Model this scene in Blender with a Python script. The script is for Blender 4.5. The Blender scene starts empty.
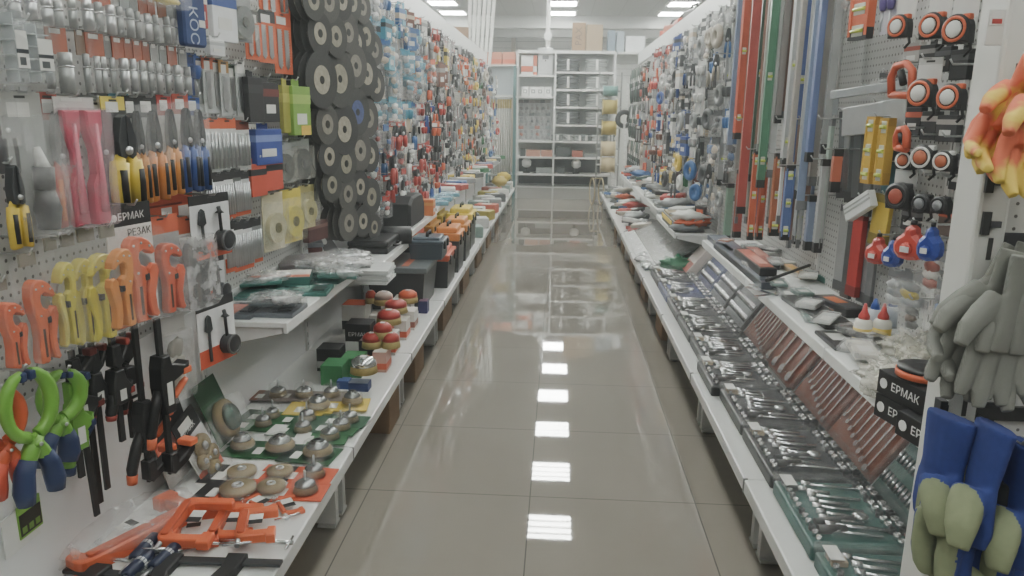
import bpy, bmesh, math, random
from mathutils import Vector, Matrix
PI = math.pi
rnd = random.Random(7)
SC = bpy.context.scene
COL = SC.collection

# ------------------------------------------------------------------ camera model
FPX, PITCH, YAW, ROLL, CAMH = 755.0, .2277, .0594, .013, 1.373
XL, XR = -1.165, 1.11          # pegboard faces of the two gondola runs
ZB, ZBR, ZU = .275, .26, .70   # base shelf left / right, upper shelf
def _axes():
    f = Vector((-math.sin(YAW)*math.cos(PITCH), math.cos(YAW)*math.cos(PITCH), -math.sin(PITCH)))
    r = Vector((math.cos(YAW), math.sin(YAW), 0)); u = r.cross(f)
    return r*math.cos(ROLL)+u*math.sin(ROLL), u*math.cos(ROLL)-r*math.sin(ROLL), f
RV, UV, FV = _axes(); CC = Vector((0, 0, CAMH))
def ray(u, v): return RV*((u-512)/FPX)+UV*((288-v)/FPX)+FV
def onX(u, v, x): d = ray(u, v); return CC+d*(x/d.x)
def onY(u, v, y): d = ray(u, v); return CC+d*(y/d.y)
def onZ(u, v, z): d = ray(u, v); return CC+d*((z-CAMH)/d.z)

# ------------------------------------------------------------------ materials
def lin(hx):
    hx = hx.lstrip('#'); c = [int(hx[i:i+2], 16)/255 for i in (0, 2, 4)]
    c = [x/12.92 if x <= .04045 else ((x+.055)/1.055)**2.4 for x in c]; g = .3*c[0]+.6*c[1]+.1*c[2]
    return tuple(g+(x-g)*.86 for x in c)+(1,)
_M = {}
def mat(hx, rough=.45, metal=0., var=.10, scale=30., bump=0.):
    key = (hx, rough, metal, var, scale, bump)
    if key in _M: return _M[key]
    m = bpy.data.materials.new('surface'); m.use_nodes = True
    nt = m.node_tree; b = nt.nodes['Principled BSDF']
    b.inputs['Roughness'].default_value = rough; b.inputs['Metallic'].default_value = metal
    c = lin(hx)
    tc = nt.nodes.new('ShaderNodeTexCoord'); nz = nt.nodes.new('ShaderNodeTexNoise')
    nz.inputs['Scale'].default_value = scale; nz.inputs['Detail'].default_value = 3
    nt.links.new(tc.outputs['Object'], nz.inputs['Vector'])
    mx = nt.nodes.new('ShaderNodeMix'); mx.data_type = 'RGBA'
    mx.inputs[6].default_value = tuple(x*(1-var) for x in c[:3])+(1,)
    mx.inputs[7].default_value = tuple(min(1, x*(1+var)) for x in c[:3])+(1,)
    nt.links.new(nz.outputs['Fac'], mx.inputs[0]); nt.links.new(mx.outputs[2], b.inputs['Base Color'])
    if bump:
        bp = nt.nodes.new('ShaderNodeBump'); bp.inputs['Strength'].default_value = bump; bp.inputs['Distance'].default_value = .01
        nt.links.new(nz.outputs['Fac'], bp.inputs['Height']); nt.links.new(bp.outputs['Normal'], b.inputs['Normal'])
    _M[key] = m; return m
STEEL = lambda: mat('#c9ccce', .28, .9, .08)
CHROME = lambda: mat('#e4e6e8', .15, .95, .04)
DARKST = lambda: mat('#55585a', .4, .7, .1)
BLACK = lambda: mat('#2b2b2d', .5)
WHITE = lambda: mat('#e6e6e2', .5, 0, .03)
PAPER = lambda: mat('#dcdcd8', .6, 0, .06)
CARDB = lambda: mat('#9a7b5b', .8, 0, .12, 12)
BRIST = lambda: mat('#8f7b4c', .6, .35, .3, 150)
def film(tint='#ffffff', op=.16, bump=.25):
    key = ('film', tint, op, bump)
    if key in _M: return _M[key]
    m = bpy.data.materials.new('clear_film'); m.use_nodes = True
    nt = m.node_tree; nt.nodes.clear(); N = nt.nodes.new
    out = N('ShaderNodeOutputMaterial'); tr = N('ShaderNodeBsdfTransparent'); gl = N('ShaderNodeBsdfPrincipled'); mx = N('ShaderNodeMixShader')
    gl.inputs['Base Color'].default_value = lin(tint); gl.inputs['Roughness'].default_value = .12
    tc = N('ShaderNodeTexCoord'); nz = N('ShaderNodeTexNoise'); nz.inputs['Scale'].default_value = 22; nz.inputs['Detail'].default_value = 4
    bp = N('ShaderNodeBump'); bp.inputs['Strength'].default_value = bump; bp.inputs['Distance'].default_value = .03
    mr = N('ShaderNodeMapRange'); mr.inputs[1].default_value = .45; mr.inputs[2].default_value = .75
    mr.inputs[3].default_value = op*.6; mr.inputs[4].default_value = min(1, op*2.0)
    L = nt.links.new
    L(tc.outputs['Object'], nz.inputs['Vector']); L(nz.outputs['Fac'], bp.inputs['Height']); L(bp.outputs['Normal'], gl.inputs['Normal'])
    L(nz.outputs['Fac'], mr.inputs[0]); L(mr.outputs[0], mx.inputs[0]); L(tr.outputs[0], mx.inputs[1]); L(gl.outputs[0], mx.inputs[2]); L(mx.outputs[0], out.inputs[0])
    _M[key] = m; return m
def emis(hx, s):
    key = ('em', hx, s)
    if key in _M: return _M[key]
    m = bpy.data.materials.new('lamp_glow'); m.use_nodes = True; b = m.node_tree.nodes['Principled BSDF']
    b.inputs['Emission Color'].default_value = lin(hx); b.inputs['Emission Strength'].default_value = s
    b.inputs['Base Color'].default_value = lin(hx)
    _M[key] = m; return m

# ------------------------------------------------------------------ mesh builder
class MB:
    def __init__(s): s.v, s.f, s.m, s.s = [], [], [], []
    def add(s, vs, fs, m, smooth=False):
        o = len(s.v); s.v += [Vector(p) for p in vs]
        for f in fs: s.f.append([i+o for i in f]); s.m.append(m); s.s.append(smooth)
        return s
    def box(s, x0, x1, y0, y1, z0, z1, m, bev=0.):
        if bev <= 0:
            return s.add([(x0,y0,z0),(x1,y0,z0),(x1,y1,z0),(x0,y1,z0),(x0,y0,z1),(x1,y0,z1),(x1,y1,z1),(x0,y1,z1)],
                         [(0,3,2,1),(4,5,6,7),(0,1,5,4),(1,2,6,5),(2,3,7,6),(3,0,4,7)], m)
        b = bmesh.new(); bmesh.ops.create_cube(b, size=1)
        c = Vector(((x0+x1)/2,(y0+y1)/2,(z0+z1)/2)); d = (x1-x0, y1-y0, z1-z0)
        for v in b.verts: v.co = Vector((v.co.x*d[0], v.co.y*d[1], v.co.z*d[2]))+c
        bmesh.ops.bevel(b, geom=b.edges[:], offset=min(bev, min(map(abs, d))*.45), segments=2, affect='EDGES', profile=.5)
        return s.bm(b, m)
    def bm(s, b, m, smooth=False):
        b.verts.index_update()
        s.add([v.co.copy() for v in b.verts], [[v.index for v in f.verts] for f in b.faces], m, smooth); b.free(); return s
    def cyl(s, p, q, r, m, n=12, r2=None, smooth=True):
        return s.tube([p, q], [r, r if r2 is None else r2], m, n)
    def tube(s, pts, r, m, n=8, flat=1.):
        pts = [Vector(p) for p in pts]; k = len(pts)
        rs = r if isinstance(r, (list, tuple)) else [r]*k
        vs = []; up = None
        for i in range(k):
            t = (pts[min(i+1,k-1)]-pts[max(i-1,0)])
            if t.length < 1e-9: t = Vector((0,0,1))
            t.normalize()
            if up is None: up = t.orthogonal().normalized()
            up = up-t*up.dot(t)
            up = t.orthogonal().normalized() if up.length < 1e-6 else up.normalized()
            w = t.cross(up)
            for j in range(n):
                a = 2*PI*j/n; vs.append(pts[i]+(up*math.cos(a)+w*math.sin(a)*flat)*rs[i])
        s.add(vs, [(i*n+j, i*n+(j+1)%n, (i+1)*n+(j+1)%n, (i+1)*n+j) for i in range(k-1) for j in range(n)], m, True)
        o = len(s.v)-k*n
        for f in (list(range(n-1,-1,-1)), [(k-1)*n+j for j in range(n)]): s.f.append([o+i for i in f]); s.m.append(m); s.s.append(False)
        return s
    def poly(s, pts, y0, y1, m, bev=0.):
        b = bmesh.new(); vs = [b.verts.new((x, y0, z)) for x, z in pts]; f = b.faces.new(vs)
        r = bmesh.ops.extrude_face_region(b, geom=[f])
        for g in r['geom']:
            if isinstance(g, bmesh.types.BMVert): g.co.y += y1-y0
        bmesh.ops.recalc_face_normals(b, faces=b.faces[:])
        if bev > 0:
            es = [e for e in b.edges if abs(e.verts[0].co.y-e.verts[1].co.y) < 1e-6]
            bmesh.ops.bevel(b, geom=es, offset=bev, segments=1, affect='EDGES', clamp_overlap=True)
        bmesh.ops.triangulate(b, faces=[f for f in b.faces if len(f.verts) > 4])
        return s.bm(b, m)
    def lathe(s, prof, m, n=20, o=(0,0,0), axis='z', smooth=True):
        vs = []; o = Vector(o)
        for r, z in prof:
            for j in range(n):
                a = 2*PI*j/n; c, d = r*math.cos(a), r*math.sin(a)
                vs.append(o+(Vector((c,d,z)) if axis == 'z' else Vector((c,z,d)) if axis == 'y' else Vector((z,c,d))))
        k = len(prof)
        fs = [(i*n+j, i*n+(j+1)%n, (i+1)*n+(j+1)%n, (i+1)*n+j) for i in range(k-1) for j in range(n)]
        s.add(vs, fs, m, smooth); b0 = len(s.v)-k*n
        if prof[0][0] > 1e-6: s.f.append([b0+j for j in range(n-1,-1,-1)]); s.m.append(m); s.s.append(False)
        if prof[-1][0] > 1e-6: s.f.append([b0+(k-1)*n+j for j in range(n)]); s.m.append(m); s.s.append(False)
        return s
    def ring(s, r0, r1, y0, y1, m, n=24, o=(0,0,0), axis='y'):
        return s.lathe([(r0,y0),(r1,y0),(r1,y1),(r0,y1),(r0,y0)], m, n, o, axis, False)
    def torus(s, R, r, m, n=24, k=8, o=(0,0,0), axis='z', sq=1.):
        vs = []; o = Vector(o)
        for i in range(n):
            a = 2*PI*i/n
            for j in range(k):
                b = 2*PI*j/k; q = R+r*math.cos(b); h = r*sq*math.sin(b)
                c, d = q*math.cos(a), q*math.sin(a)
                vs.append(o+(Vector((c,d,h)) if axis == 'z' else Vector((c,h,d)) if axis == 'y' else Vector((h,c,d))))
        return s.add(vs, [(i*k+j, i*k+(j+1)%k, ((i+1)%n)*k+(j+1)%k, ((i+1)%n)*k+j) for i in range(n) for j in range(k)], m, True)
    def blob(s, c, r, m, seed=0, amp=.2, nu=16, nv=10, fr=3.):
        q = random.Random(seed); ph = [q.uniform(0, 6.3) for _ in range(9)]; vs = []
        for i in range(nv+1):
            t = PI*i/nv
            for j in range(nu):
                a = 2*PI*j/nu; d = Vector((math.sin(t)*math.cos(a), math.sin(t)*math.sin(a), math.cos(t)))
                k = 1+amp*(math.sin(fr*d.x*2+ph[0])*math.sin(fr*d.y*2+ph[1])+.6*math.sin(fr*3*d.z+ph[2]+fr*d.x*3)+.5*math.sin(fr*4*d.y+ph[3]))
                vs.append((c[0]+d.x*r[0]*k, c[1]+d.y*r[1]*k, c[2]+d.z*r[2]*k))
        return s.add(vs, [(i*nu+j, i*nu+(j+1)%nu, (i+1)*nu+(j+1)%nu, (i+1)*nu+j) for i in range(nv) for j in range(nu)], m, True)
    def xf(s, M, a=0):
        for i in range(a, len(s.v)): s.v[i] = M @ s.v[i]
        return s
    def mv(s, x=0, y=0, z=0): return s.xf(Matrix.Translation((x,y,z)))
    def rot(s, ang, ax='Z'): return s.xf(Matrix.Rotation(ang, 4, ax))
    def merge(s, o):
        k = len(s.v); s.v += [p.copy() for p in o.v]; s.f += [[i+k for i in f] for f in o.f]; s.m += o.m; s.s += o.s; return s
    def mesh(s, name='part'):
        me = bpy.data.meshes.new(name); me.from_pydata([tuple(p) for p in s.v], [], s.f)
        slots = []
        for m in s.m:
            if m not in slots: slots.append(m); me.materials.append(m)
        me.polygons.foreach_set('material_index', [slots.index(m) for m in s.m])
        me.polygons.foreach_set('use_smooth', s.s)
        b = bmesh.new(); b.from_mesh(me); bmesh.ops.remove_doubles(b, verts=b.verts[:], dist=1e-6)
        bmesh.ops.recalc_face_normals(b, faces=b.faces[:]); b.to_mesh(me); b.free()
        return me
def arc(cx, cz, r, a0, a1, n=8, rz=None):
    rz = r if rz is None else rz
    return [(cx+r*math.cos(math.radians(a0+(a1-a0)*i/n)), cz+rz*math.sin(math.radians(a0+(a1-a0)*i/n))) for i in range(n+1)]
def rrect(x0, x1, z0, z1, r, n=3):
    return arc(x1-r, z0+r, r, -90, 0, n)+arc(x1-r, z1-r, r, 0, 90, n)+arc(x0+r, z1-r, r, 90, 180, n)+arc(x0+r, z0+r, r, 180, 270, n)

# ------------------------------------------------------------------ scene graph
class Spec:            # a part: name, mesh builder, children, optional label
    def __init__(s, name, mb, kids=(), label=None): s.name, s.mb, s.kids, s.label, s._me = name, mb, list(kids), label, None
    def me(s):
        if s._me is None: s._me = s.mb.mesh(s.name)
        return s._me
def S(name, mb, *kids, label=None): return Spec(name, mb, kids, label)
def one(specs):        # merge every part into one mesh (for things too far away to show parts)
    m = MB()
    def go(l):
        for p in l: m.merge(p.mb); go(p.kids)
    go(specs); return Spec('body', m)
def _child(sp, parent):
    o = bpy.data.objects.new(sp.name, sp.me()); COL.objects.link(o); o.parent = parent
    if sp.label: o['label'] = sp.label
    for k in sp.kids: _child(k, o)
def put(specs, name, label, cat, loc, rot=(0,0,0), group=None, scale=None, kind=None):
    if isinstance(specs, Spec):
        o = bpy.data.objects.new(name, specs.me()); kids = specs.kids
    else:
        o = bpy.data.objects.new(name, None); o.empty_display_size = .03; kids = specs
    COL.objects.link(o); o.location = loc
    o.rotation_euler = rot if isinstance(rot, (tuple, list)) else (0, 0, rot)
    if scale: o.scale = scale if isinstance(scale, (tuple, list)) else (scale,)*3
    for k in kids: _child(k, o)
    if kind: o['kind'] = kind
    if label: o['label'] = label
    if cat: o['category'] = cat
    if group: o['group'] = group
    return o
def struct(name, mb, loc=(0,0,0)):
    o = bpy.data.objects.new(name, mb.mesh(name)); COL.objects.link(o); o.location = loc; o['kind'] = 'structure'; return o
_cache = {}
def C(fn, *a, **k):
    key = (fn.__name__, a, tuple(sorted(k.items())))
    if key not in _cache: _cache[key] = fn(*a, **k)
    return _cache[key]
def C1(fn, *a, **k):
    key = ('1', fn.__name__, a, tuple(sorted(k.items())))
    if key not in _cache: _cache[key] = one(fn(*a, **k))
    return _cache[key]
def text_mb(txt, size, m, depth=.0006):
    cu = bpy.data.curves.new('t', 'FONT'); cu.body = txt; cu.size = size; cu.align_x = 'CENTER'; cu.align_y = 'CENTER'; cu.extrude = depth/2
    cu.resolution_u = 2
    ob = bpy.data.objects.new('t', cu); COL.objects.link(ob)
    dg = bpy.context.evaluated_depsgraph_get(); dg.update()
    me = bpy.data.meshes.new_from_object(ob.evaluated_get(dg))
    mb = MB(); mb.add([v.co.copy() for v in me.vertices], [list(p.vertices) for p in me.polygons], m)
    bpy.data.objects.remove(ob); bpy.data.curves.remove(cu); bpy.data.meshes.remove(me)
    return mb      # lies in the xy plane, facing +z
def text_front(txt, size, m, x=0, y=0, z=0):   # stands facing -y
    return text_mb(txt, size, m).rot(PI/2, 'X').mv(x, y, z)
ORD = ['first','second','third','fourth','fifth','sixth','seventh','eighth','ninth','tenth','eleventh','twelfth','thirteenth','fourteenth','fifteenth','sixteenth','seventeenth','eighteenth']
# ------------------------------------------------------------------ procedural surface materials for the setting
def grid_nodes(nt, axes, step, off):
    """distance (m) to the nearest lattice line for two object axes"""
    N, L = nt.nodes.new, nt.links.new
    tc = N('ShaderNodeTexCoord'); sp = N('ShaderNodeSeparateXYZ'); L(tc.outputs['Object'], sp.inputs[0]); outs = []
    for a, o in zip(axes, off):
        s = N('ShaderNodeMath'); s.operation = 'SUBTRACT'; s.inputs[1].default_value = o; L(sp.outputs[a], s.inputs[0])
        p = N('ShaderNodeMath'); p.operation = 'PINGPONG'; p.inputs[1].default_value = step/2; L(s.outputs[0], p.inputs[0]); outs.append(p.outputs[0])
    return tc, outs
def m2(nt, op, a, b):
    n = nt.nodes.new('ShaderNodeMath'); n.operation = op
    for i, x in enumerate((a, b)):
        if isinstance(x, (int, float)): n.inputs[i].default_value = x
        else: nt.links.new(x, n.inputs[i])
    return n.outputs[0]
def floor_mat():
    m = bpy.data.materials.new('polished_tile'); m.use_nodes = True; nt = m.node_tree; b = nt.nodes['Principled BSDF']; L = nt.links.new
    tc, (dx, dy) = grid_nodes(nt, (0, 1), .6, (-.0742, 1.9335))
    line = m2(nt, 'LESS_THAN', m2(nt, 'MINIMUM', dx, dy), .0022)
    nz = nt.nodes.new('ShaderNodeTexNoise'); nz.inputs['Scale'].default_value = 2.2; nz.inputs['Detail'].default_value = 5; L(tc.outputs['Object'], nz.inputs['Vector'])
    r = nt.nodes.new('ShaderNodeValToRGB'); r.color_ramp.elements[0].color = lin('#9a9388'); r.color_ramp.elements[1].color = lin('#a9a297'); L(nz.outputs['Fac'], r.inputs[0])
    mx = nt.nodes.new('ShaderNodeMix'); mx.data_type = 'RGBA'; L(line, mx.inputs[0]); L(r.outputs[0], mx.inputs[6]); mx.inputs[7].default_value = lin('#4f4a45'); L(mx.outputs[2], b.inputs['Base Color'])
    rg = m2(nt, 'ADD', m2(nt, 'MULTIPLY', line, .5), .022); L(rg, b.inputs['Roughness']); b.inputs['IOR'].default_value = 1.5
    b.inputs['Coat Weight'].default_value = .35; b.inputs['Coat Roughness'].default_value = .015
    return m
def peg_mat(axes, base='#dcdcd9', hole='#5d5d5c', step=.025, r=.0042):
    m = bpy.data.materials.new('perforated_panel'); m.use_nodes = True; nt = m.node_tree; b = nt.nodes['Principled BSDF']
    tc, (d1, d2) = grid_nodes(nt, axes, step, (.003, .004))
    d = m2(nt, 'SQRT', m2(nt, 'ADD', m2(nt, 'MULTIPLY', d1, d1), m2(nt, 'MULTIPLY', d2, d2)), 0)
    h = m2(nt, 'LESS_THAN', d, r)
    mx = nt.nodes.new('ShaderNodeMix'); mx.data_type = 'RGBA'; nt.links.new(h, mx.inputs[0]); mx.inputs[6].default_value = lin(base); mx.inputs[7].default_value = lin(hole)
    nt.links.new(mx.outputs[2], b.inputs['Base Color']); b.inputs['Roughness'].default_value = .5
    return m
def lines_mat(base, line, axis, step, w, off=0., rough=.6):
    m = bpy.data.materials.new('lined_surface'); m.use_nodes = True; nt = m.node_tree; b = nt.nodes['Principled BSDF']
    tc, (d1, d2) = grid_nodes(nt, axis if len(axis) == 2 else (axis[0], axis[0]), step, (off, off))
    h = m2(nt, 'LESS_THAN', m2(nt, 'MINIMUM', d1, d2), w)
    mx = nt.nodes.new('ShaderNodeMix'); mx.data_type = 'RGBA'; nt.links.new(h, mx.inputs[0]); mx.inputs[6].default_value = lin(base); mx.inputs[7].default_value = lin(line)
    nt.links.new(mx.outputs[2], b.inputs['Base Color']); b.inputs['Roughness'].default_value = rough
    return m

# ------------------------------------------------------------------ room
struct('floor', MB().box(-4.6, 4.6, -5.0, 21.1, -.05, 0, floor_mat()))
struct('ceiling', MB().box(-4.6, 4.6, -5.0, 21.1, 3.45, 3.5, lines_mat('#9b9e9b', '#7c7f7c', (0, 1), .6, .006)))
struct('wall_back', MB().box(-4.6, 4.6, 21.0, 21.1, 0, 3.45, lines_mat('#e3e6e1', '#b4b8b4', (2,), .17, .008)))
for k, y in enumerate((17.4, 19.4)):
    struct('trim_%d' % (k+1), MB().box(-4.6, 4.6, y, y+.28, 3.2, 3.45, mat('#a9aca8', .6)))
struct('trim_11', MB().box(-1.5, 1.75, 12.97, 13.15, 2.18, 2.34, mat('#e0e3df', .5)).box(.88, 1.75, 12.55, 13.0, 2.30, 2.34, mat('#d5d8d4', .5)).box(1.70, 1.75, 12.55, 13.0, 0, 2.30, mat('#d5d8d4', .5)))
struct('trim_3', MB().box(-1.33, -1.23, 20.7, 21.0, 0, 3.45, mat('#a08f78', .6)))
struct('trim_4', MB().lathe([(.035, 0), (.035, 3.45)], WHITE(), 12, (-.24, 13.3, 0)))
# gondola runs: pegboard wall, smooth lower panel, slotted uprights, canopy panel
PEGL, PEGR = peg_mat((1, 2), '#bcbdba'), peg_mat((1, 2), '#bcbdba')
SMOOTH = mat('#e2e3e3', .4, 0, .02)
Y0L, Y1L, Y0R, Y1R = -.8, 12.05, 1.30, 11.4
m = MB().box(XL-.03, XL, Y0L, Y1L, .74, 2.08, PEGL); m.box(XL-.03, XL+.002, Y0L, Y1L, 0, .74, SMOOTH)
struct('wall_left', m)
m = MB().box(XR, XR+.03, Y0R, Y1R, .30, 2.08, PEGR); m.box(XR, XR+.03, Y0R, Y1R, 0, .30, SMOOTH)
struct('wall_right', m)
CANOPY = mat('#e9eeec', .35, 0, .02)
struct('trim_5', MB().box(XL-.03, XL+.012, Y0L, Y1L, 2.08, 2.255, CANOPY))
struct('trim_6', MB().box(XR-.012, XR+.03, Y0R, Y1R, 2.08, 2.235, CANOPY))
SLOT = lines_mat('#dededb', '#5b5b5b', (2,), .05, .012)
BAYL = [2.31+1.02*k for k in range(-3, 10)]; BAYR = [2.22+1.0*k for k in range(0, 10)]
for k, y in enumerate(BAYL):
    if y < Y1L: struct('trim_%d' % (20+k), MB().box(XL, XL+.012, y-.014, y+.014, .02, 2.08, mat('#d6d6d3', .45)).box(XL+.012, XL+.0125, y-.003, y+.003, .3, 2.05, SLOT))
for k, y in enumerate(BAYR):
    struct('trim_%d' % (40+k), MB().box(XR-.012, XR, y-.014, y+.014, .02, 2.08, mat('#d6d6d3', .45)).box(XR-.0125, XR-.012, y-.003, y+.003, .3, 2.05, SLOT))
# end cap of the right run, facing the camera
PEGE = peg_mat((0, 2), '#cfcfca', '#6a6a66', .02, .0028)
m = MB().box(.655, .704, 1.22, 1.30, 0, 2.45, mat('#d7d8d3', .4, 0, .02), .006)
for k in range(17): m.box(.678, .685, 1.2185, 1.2205, .1+k*.132, .135+k*.132, mat('#454545', .6))
struct('trim_7', m)
m = MB().box(.704, 1.75, 1.236, 1.262, 0, 2.45, PEGE)
for z in (.25, .55, .85, 1.155, 1.46, 1.76, 2.06): m.box(.704, 1.75, 1.2335, 1.237, z-.0025, z+.0025, mat('#8d8d88', .6))
struct('wall_end', m)
struct('trim_8', MB().box(.70, 1.14, 1.262, 1.30, 0, 2.45, mat('#d0d1cc', .5)))

# ------------------------------------------------------------------ ceiling lights
def light_spec(st):
    fr = MB().box(-.3, .3, -.3, .3, -.01, .0, mat('#f2f2ee', .4))
    for a in (-1, 1): fr.box(.27*a-.02, .27*a+.02, -.3, .3, -.03, -.01, WHITE()).box(-.3, .3, .28*a-.02, .28*a+.02, -.03, -.01, WHITE())
    tubes = [S('tube', MB().cyl((-.25, -.21+.14*k, -.024), (.25, -.21+.14*k, -.024), .024, emis('#fbfff8', st), 10)) for k in range(4)]
    return [S('housing', fr)]+tubes
for r, (x, nm) in enumerate(((-2.32, 'left'), (0.0, 'middle'), (2.26, 'right'))):
    for k in range(16):
        y = -3.33+1.433*k  # first fixtures of each row, unseen around the camera, are added as fill light
        st = 8.5 if y < 4 else (11 if y < 7.5 else 17)
        put(C(light_spec, st), 'ceiling_light', 'square four-tube ceiling light, %s row above the aisles, %s from the near end' % (nm, ORD[k]), 'ceiling light', (x, y, 3.45), 0, 'ceiling lights in the %s row' % nm)

# ------------------------------------------------------------------ shelves
SH = mat('#e4e6e4', .35, 0, .02)
def base_shelf(w, depth, z):        # local x along the run, -y towards the aisle, origin on the floor at the wall
    b = MB().box(-w/2, w/2, -depth, -.003, z-.02, z, SH, .003).box(-w/2, w/2, -depth-.002, -depth+.012, z-.045, z-.001, SH, .003)
    feet = [S('foot', MB().box(s*(w/2-.04)-.015, s*(w/2-.04)+.015, -depth+.05, -.01, .02, z-.021, mat('#d3d3d0', .5)).box(s*(w/2-.04)-.03, s*(w/2-.04)+.03, -depth+.05, -depth+.11, .012, .02, mat('#bbbbb8', .5)).cyl((s*(w/2-.04), -depth+.08, 0), (s*(w/2-.04), -depth+.08, .02), .014, mat('#8a8a88', .5), 8)) for s in (-1, 1)]
    clip = S('joint_clip', MB().box(w/2-.006, w/2, -depth-.004, -depth+.01, z-.046, z+.001, mat('#8e8f8e', .5)))
    return [S('board', b)]+feet+[clip]
def upper_shelf(w, depth):          # origin at the wall, top surface at z 0
    b = MB().box(-w/2, w/2, -depth, -.003, -.02, 0, SH, .003).box(-w/2, w/2, -depth-.002, -depth+.012, -.038, -.001, SH, .003)
    br = [S('bracket', MB().poly([(0, 0), (depth-.02, 0), (depth-.02, -.02), (.04, -.075), (0, -.075)], -.002, .002, mat('#d5d6d4', .5)).rot(-PI/2).mv(s*(w/2-.012), 0, -.02)) for s in (-1, 1)]
    return [S('board', b)]+br
for k in range(len(BAYL)-1):
    y = (BAYL[k]+BAYL[k+1])/2
    if BAYL[k+1] > Y1L+.6: break
    if y > 0: put(C(base_shelf, 1.016, XL*-1-.665, ZB), 'base_shelf', 'white base shelf of the left run, %s bay from the near end' % ORD[k-1], 'shelf', (XL, y, 0), PI/2, 'base shelves of the left run')
for k in range(len(BAYR)):
    y = BAYR[k]-.5+(0 if k else .04)
    put(C(base_shelf, .996 if k else .916, XR-.61, ZBR), 'base_shelf', 'white base shelf of the right run, %s bay from the near end' % ORD[k], 'shelf', (XR, y, 0), -PI/2, 'base shelves of the right run')
ZUL = {3: .70, 4: .635, 5: .68}
for k in range(3, len(BAYL)-1):
    if BAYL[k+1] > Y1L+.6: break
    put(C(upper_shelf, 1.012, .295), 'upper_shelf', 'white upper shelf of the left run, %s shelf from the near end' % ORD[k-3], 'shelf', (XL, (BAYL[k]+BAYL[k+1])/2, ZUL.get(k, .70)), PI/2, 'upper shelves of the left run')
for k, (a, b, z) in enumerate(((1.30, 2.22, .70), (2.22, 3.22, .70), (3.22, 4.22, .70), (5.22, 6.22, .58), (6.22, 7.22, .62), (7.22, 8.22, .62), (8.22, 9.22, .62), (9.22, 10.22, .62))):
    put(C(upper_shelf, round(b-a-.006, 3), .30), 'upper_shelf', 'white upper shelf of the right run, %s shelf from the near end' % ORD[k], 'shelf', (XR, (a+b)/2, z), -PI/2, 'upper shelves of the right run')
def carton(w, d, h, c='#9a7b5b'):
    return [S('box', MB().box(-w/2, w/2, -d/2, d/2, 0, h, mat(c, .8, 0, .1, 12), .004)), S('tape', MB().box(-w/2-.001, w/2+.001, -.025, .025, h*.4, h+.0012, mat('#b59d78', .4)))]
for k, (y, w, h, x) in enumerate(((1.75, .34, .2, -.9), (2.08, .2, .2, -.92), (3.13, .2, .2, -.83), (3.8, .25, .18, -.84), (4.84, .4, .2, -.84), (5.86, .4, .2, -.84), (6.88, .4, .2, -.84), (7.9, .4, .2, -.84), (8.92, .4, .2, -.84))):
    put(C(carton, w, .25, h), 'cardboard_box', 'brown cardboard box under the left base shelf, %s from the near end' % ORD[k], 'box', (x, y, 0), PI/2, 'cardboard boxes under the left shelf')
for k, (y, w, h, x) in enumerate(((1.85, .3, .19, .83), (4.72, .3, .2, .79), (5.7, .3, .2, .79), (6.7, .3, .2, .79), (7.7, .3, .2, .79), (8.7, .3, .2, .79))):
    put(C(carton, w, .25, h), 'cardboard_box', 'brown cardboard box under the right base shelf, %s from the near end' % ORD[k], 'box', (x, y, 0), PI/2, 'cardboard boxes under the right shelf')
# ------------------------------------------------------------------ products that hang on hooks
# frame: x to the right, z up, front is -y, the hang hole is at the origin
OR, YE, RE, BL, GR, CY = '#e0602a', '#e3c21f', '#c2382f', '#2f4f9a', '#2f7a4c', '#3f93ad'
P = lambda c, r=.4: mat(c, r)
def card_mb(w, h, body, head=None, hh=.22, label=None, x=0., y=0., strip=None):
    m = MB()
    t = .0025; hz = -h*hh if head else 0
    if head: m.box(x-w/2, x+w/2, y-t, y, hz, .006, mat(head, .5))
    m.box(x-w/2, x+w/2, y-t, y, -h, hz, mat(body, .5))
    if strip: m.box(x-w/2, x+w/2, y-t-.0006, y-t, -h, -h*.72, mat(strip, .5))
    if label: m.box(x-w*.32, x+w*.2, y-t-.0008, y-t, -h*.05-.028*min(1, h/.15), -h*.05, PAPER())
    m.box(x-.012, x+.012, y-t-.0007, y-t, -.006, -.001, mat('#444444'))
    return m
def film_mb(w, h, d, z0=0, tint='#ffffff', op=.14):
    return MB().poly(rrect(-w/2, w/2, z0-h, z0, min(w, h)*.12), -d, -.003, film(tint, op), .0)
def hook_mb(L=.16):
    return MB().tube([(0, 0, .006), (0, -L, .004), (0, -L-.008, .016)], .0028, mat('#b9bbbb', .3, .8), 6).box(-.012, .012, -.003, 0, -.012, .02, mat('#c3c5c5', .4, .5))
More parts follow.
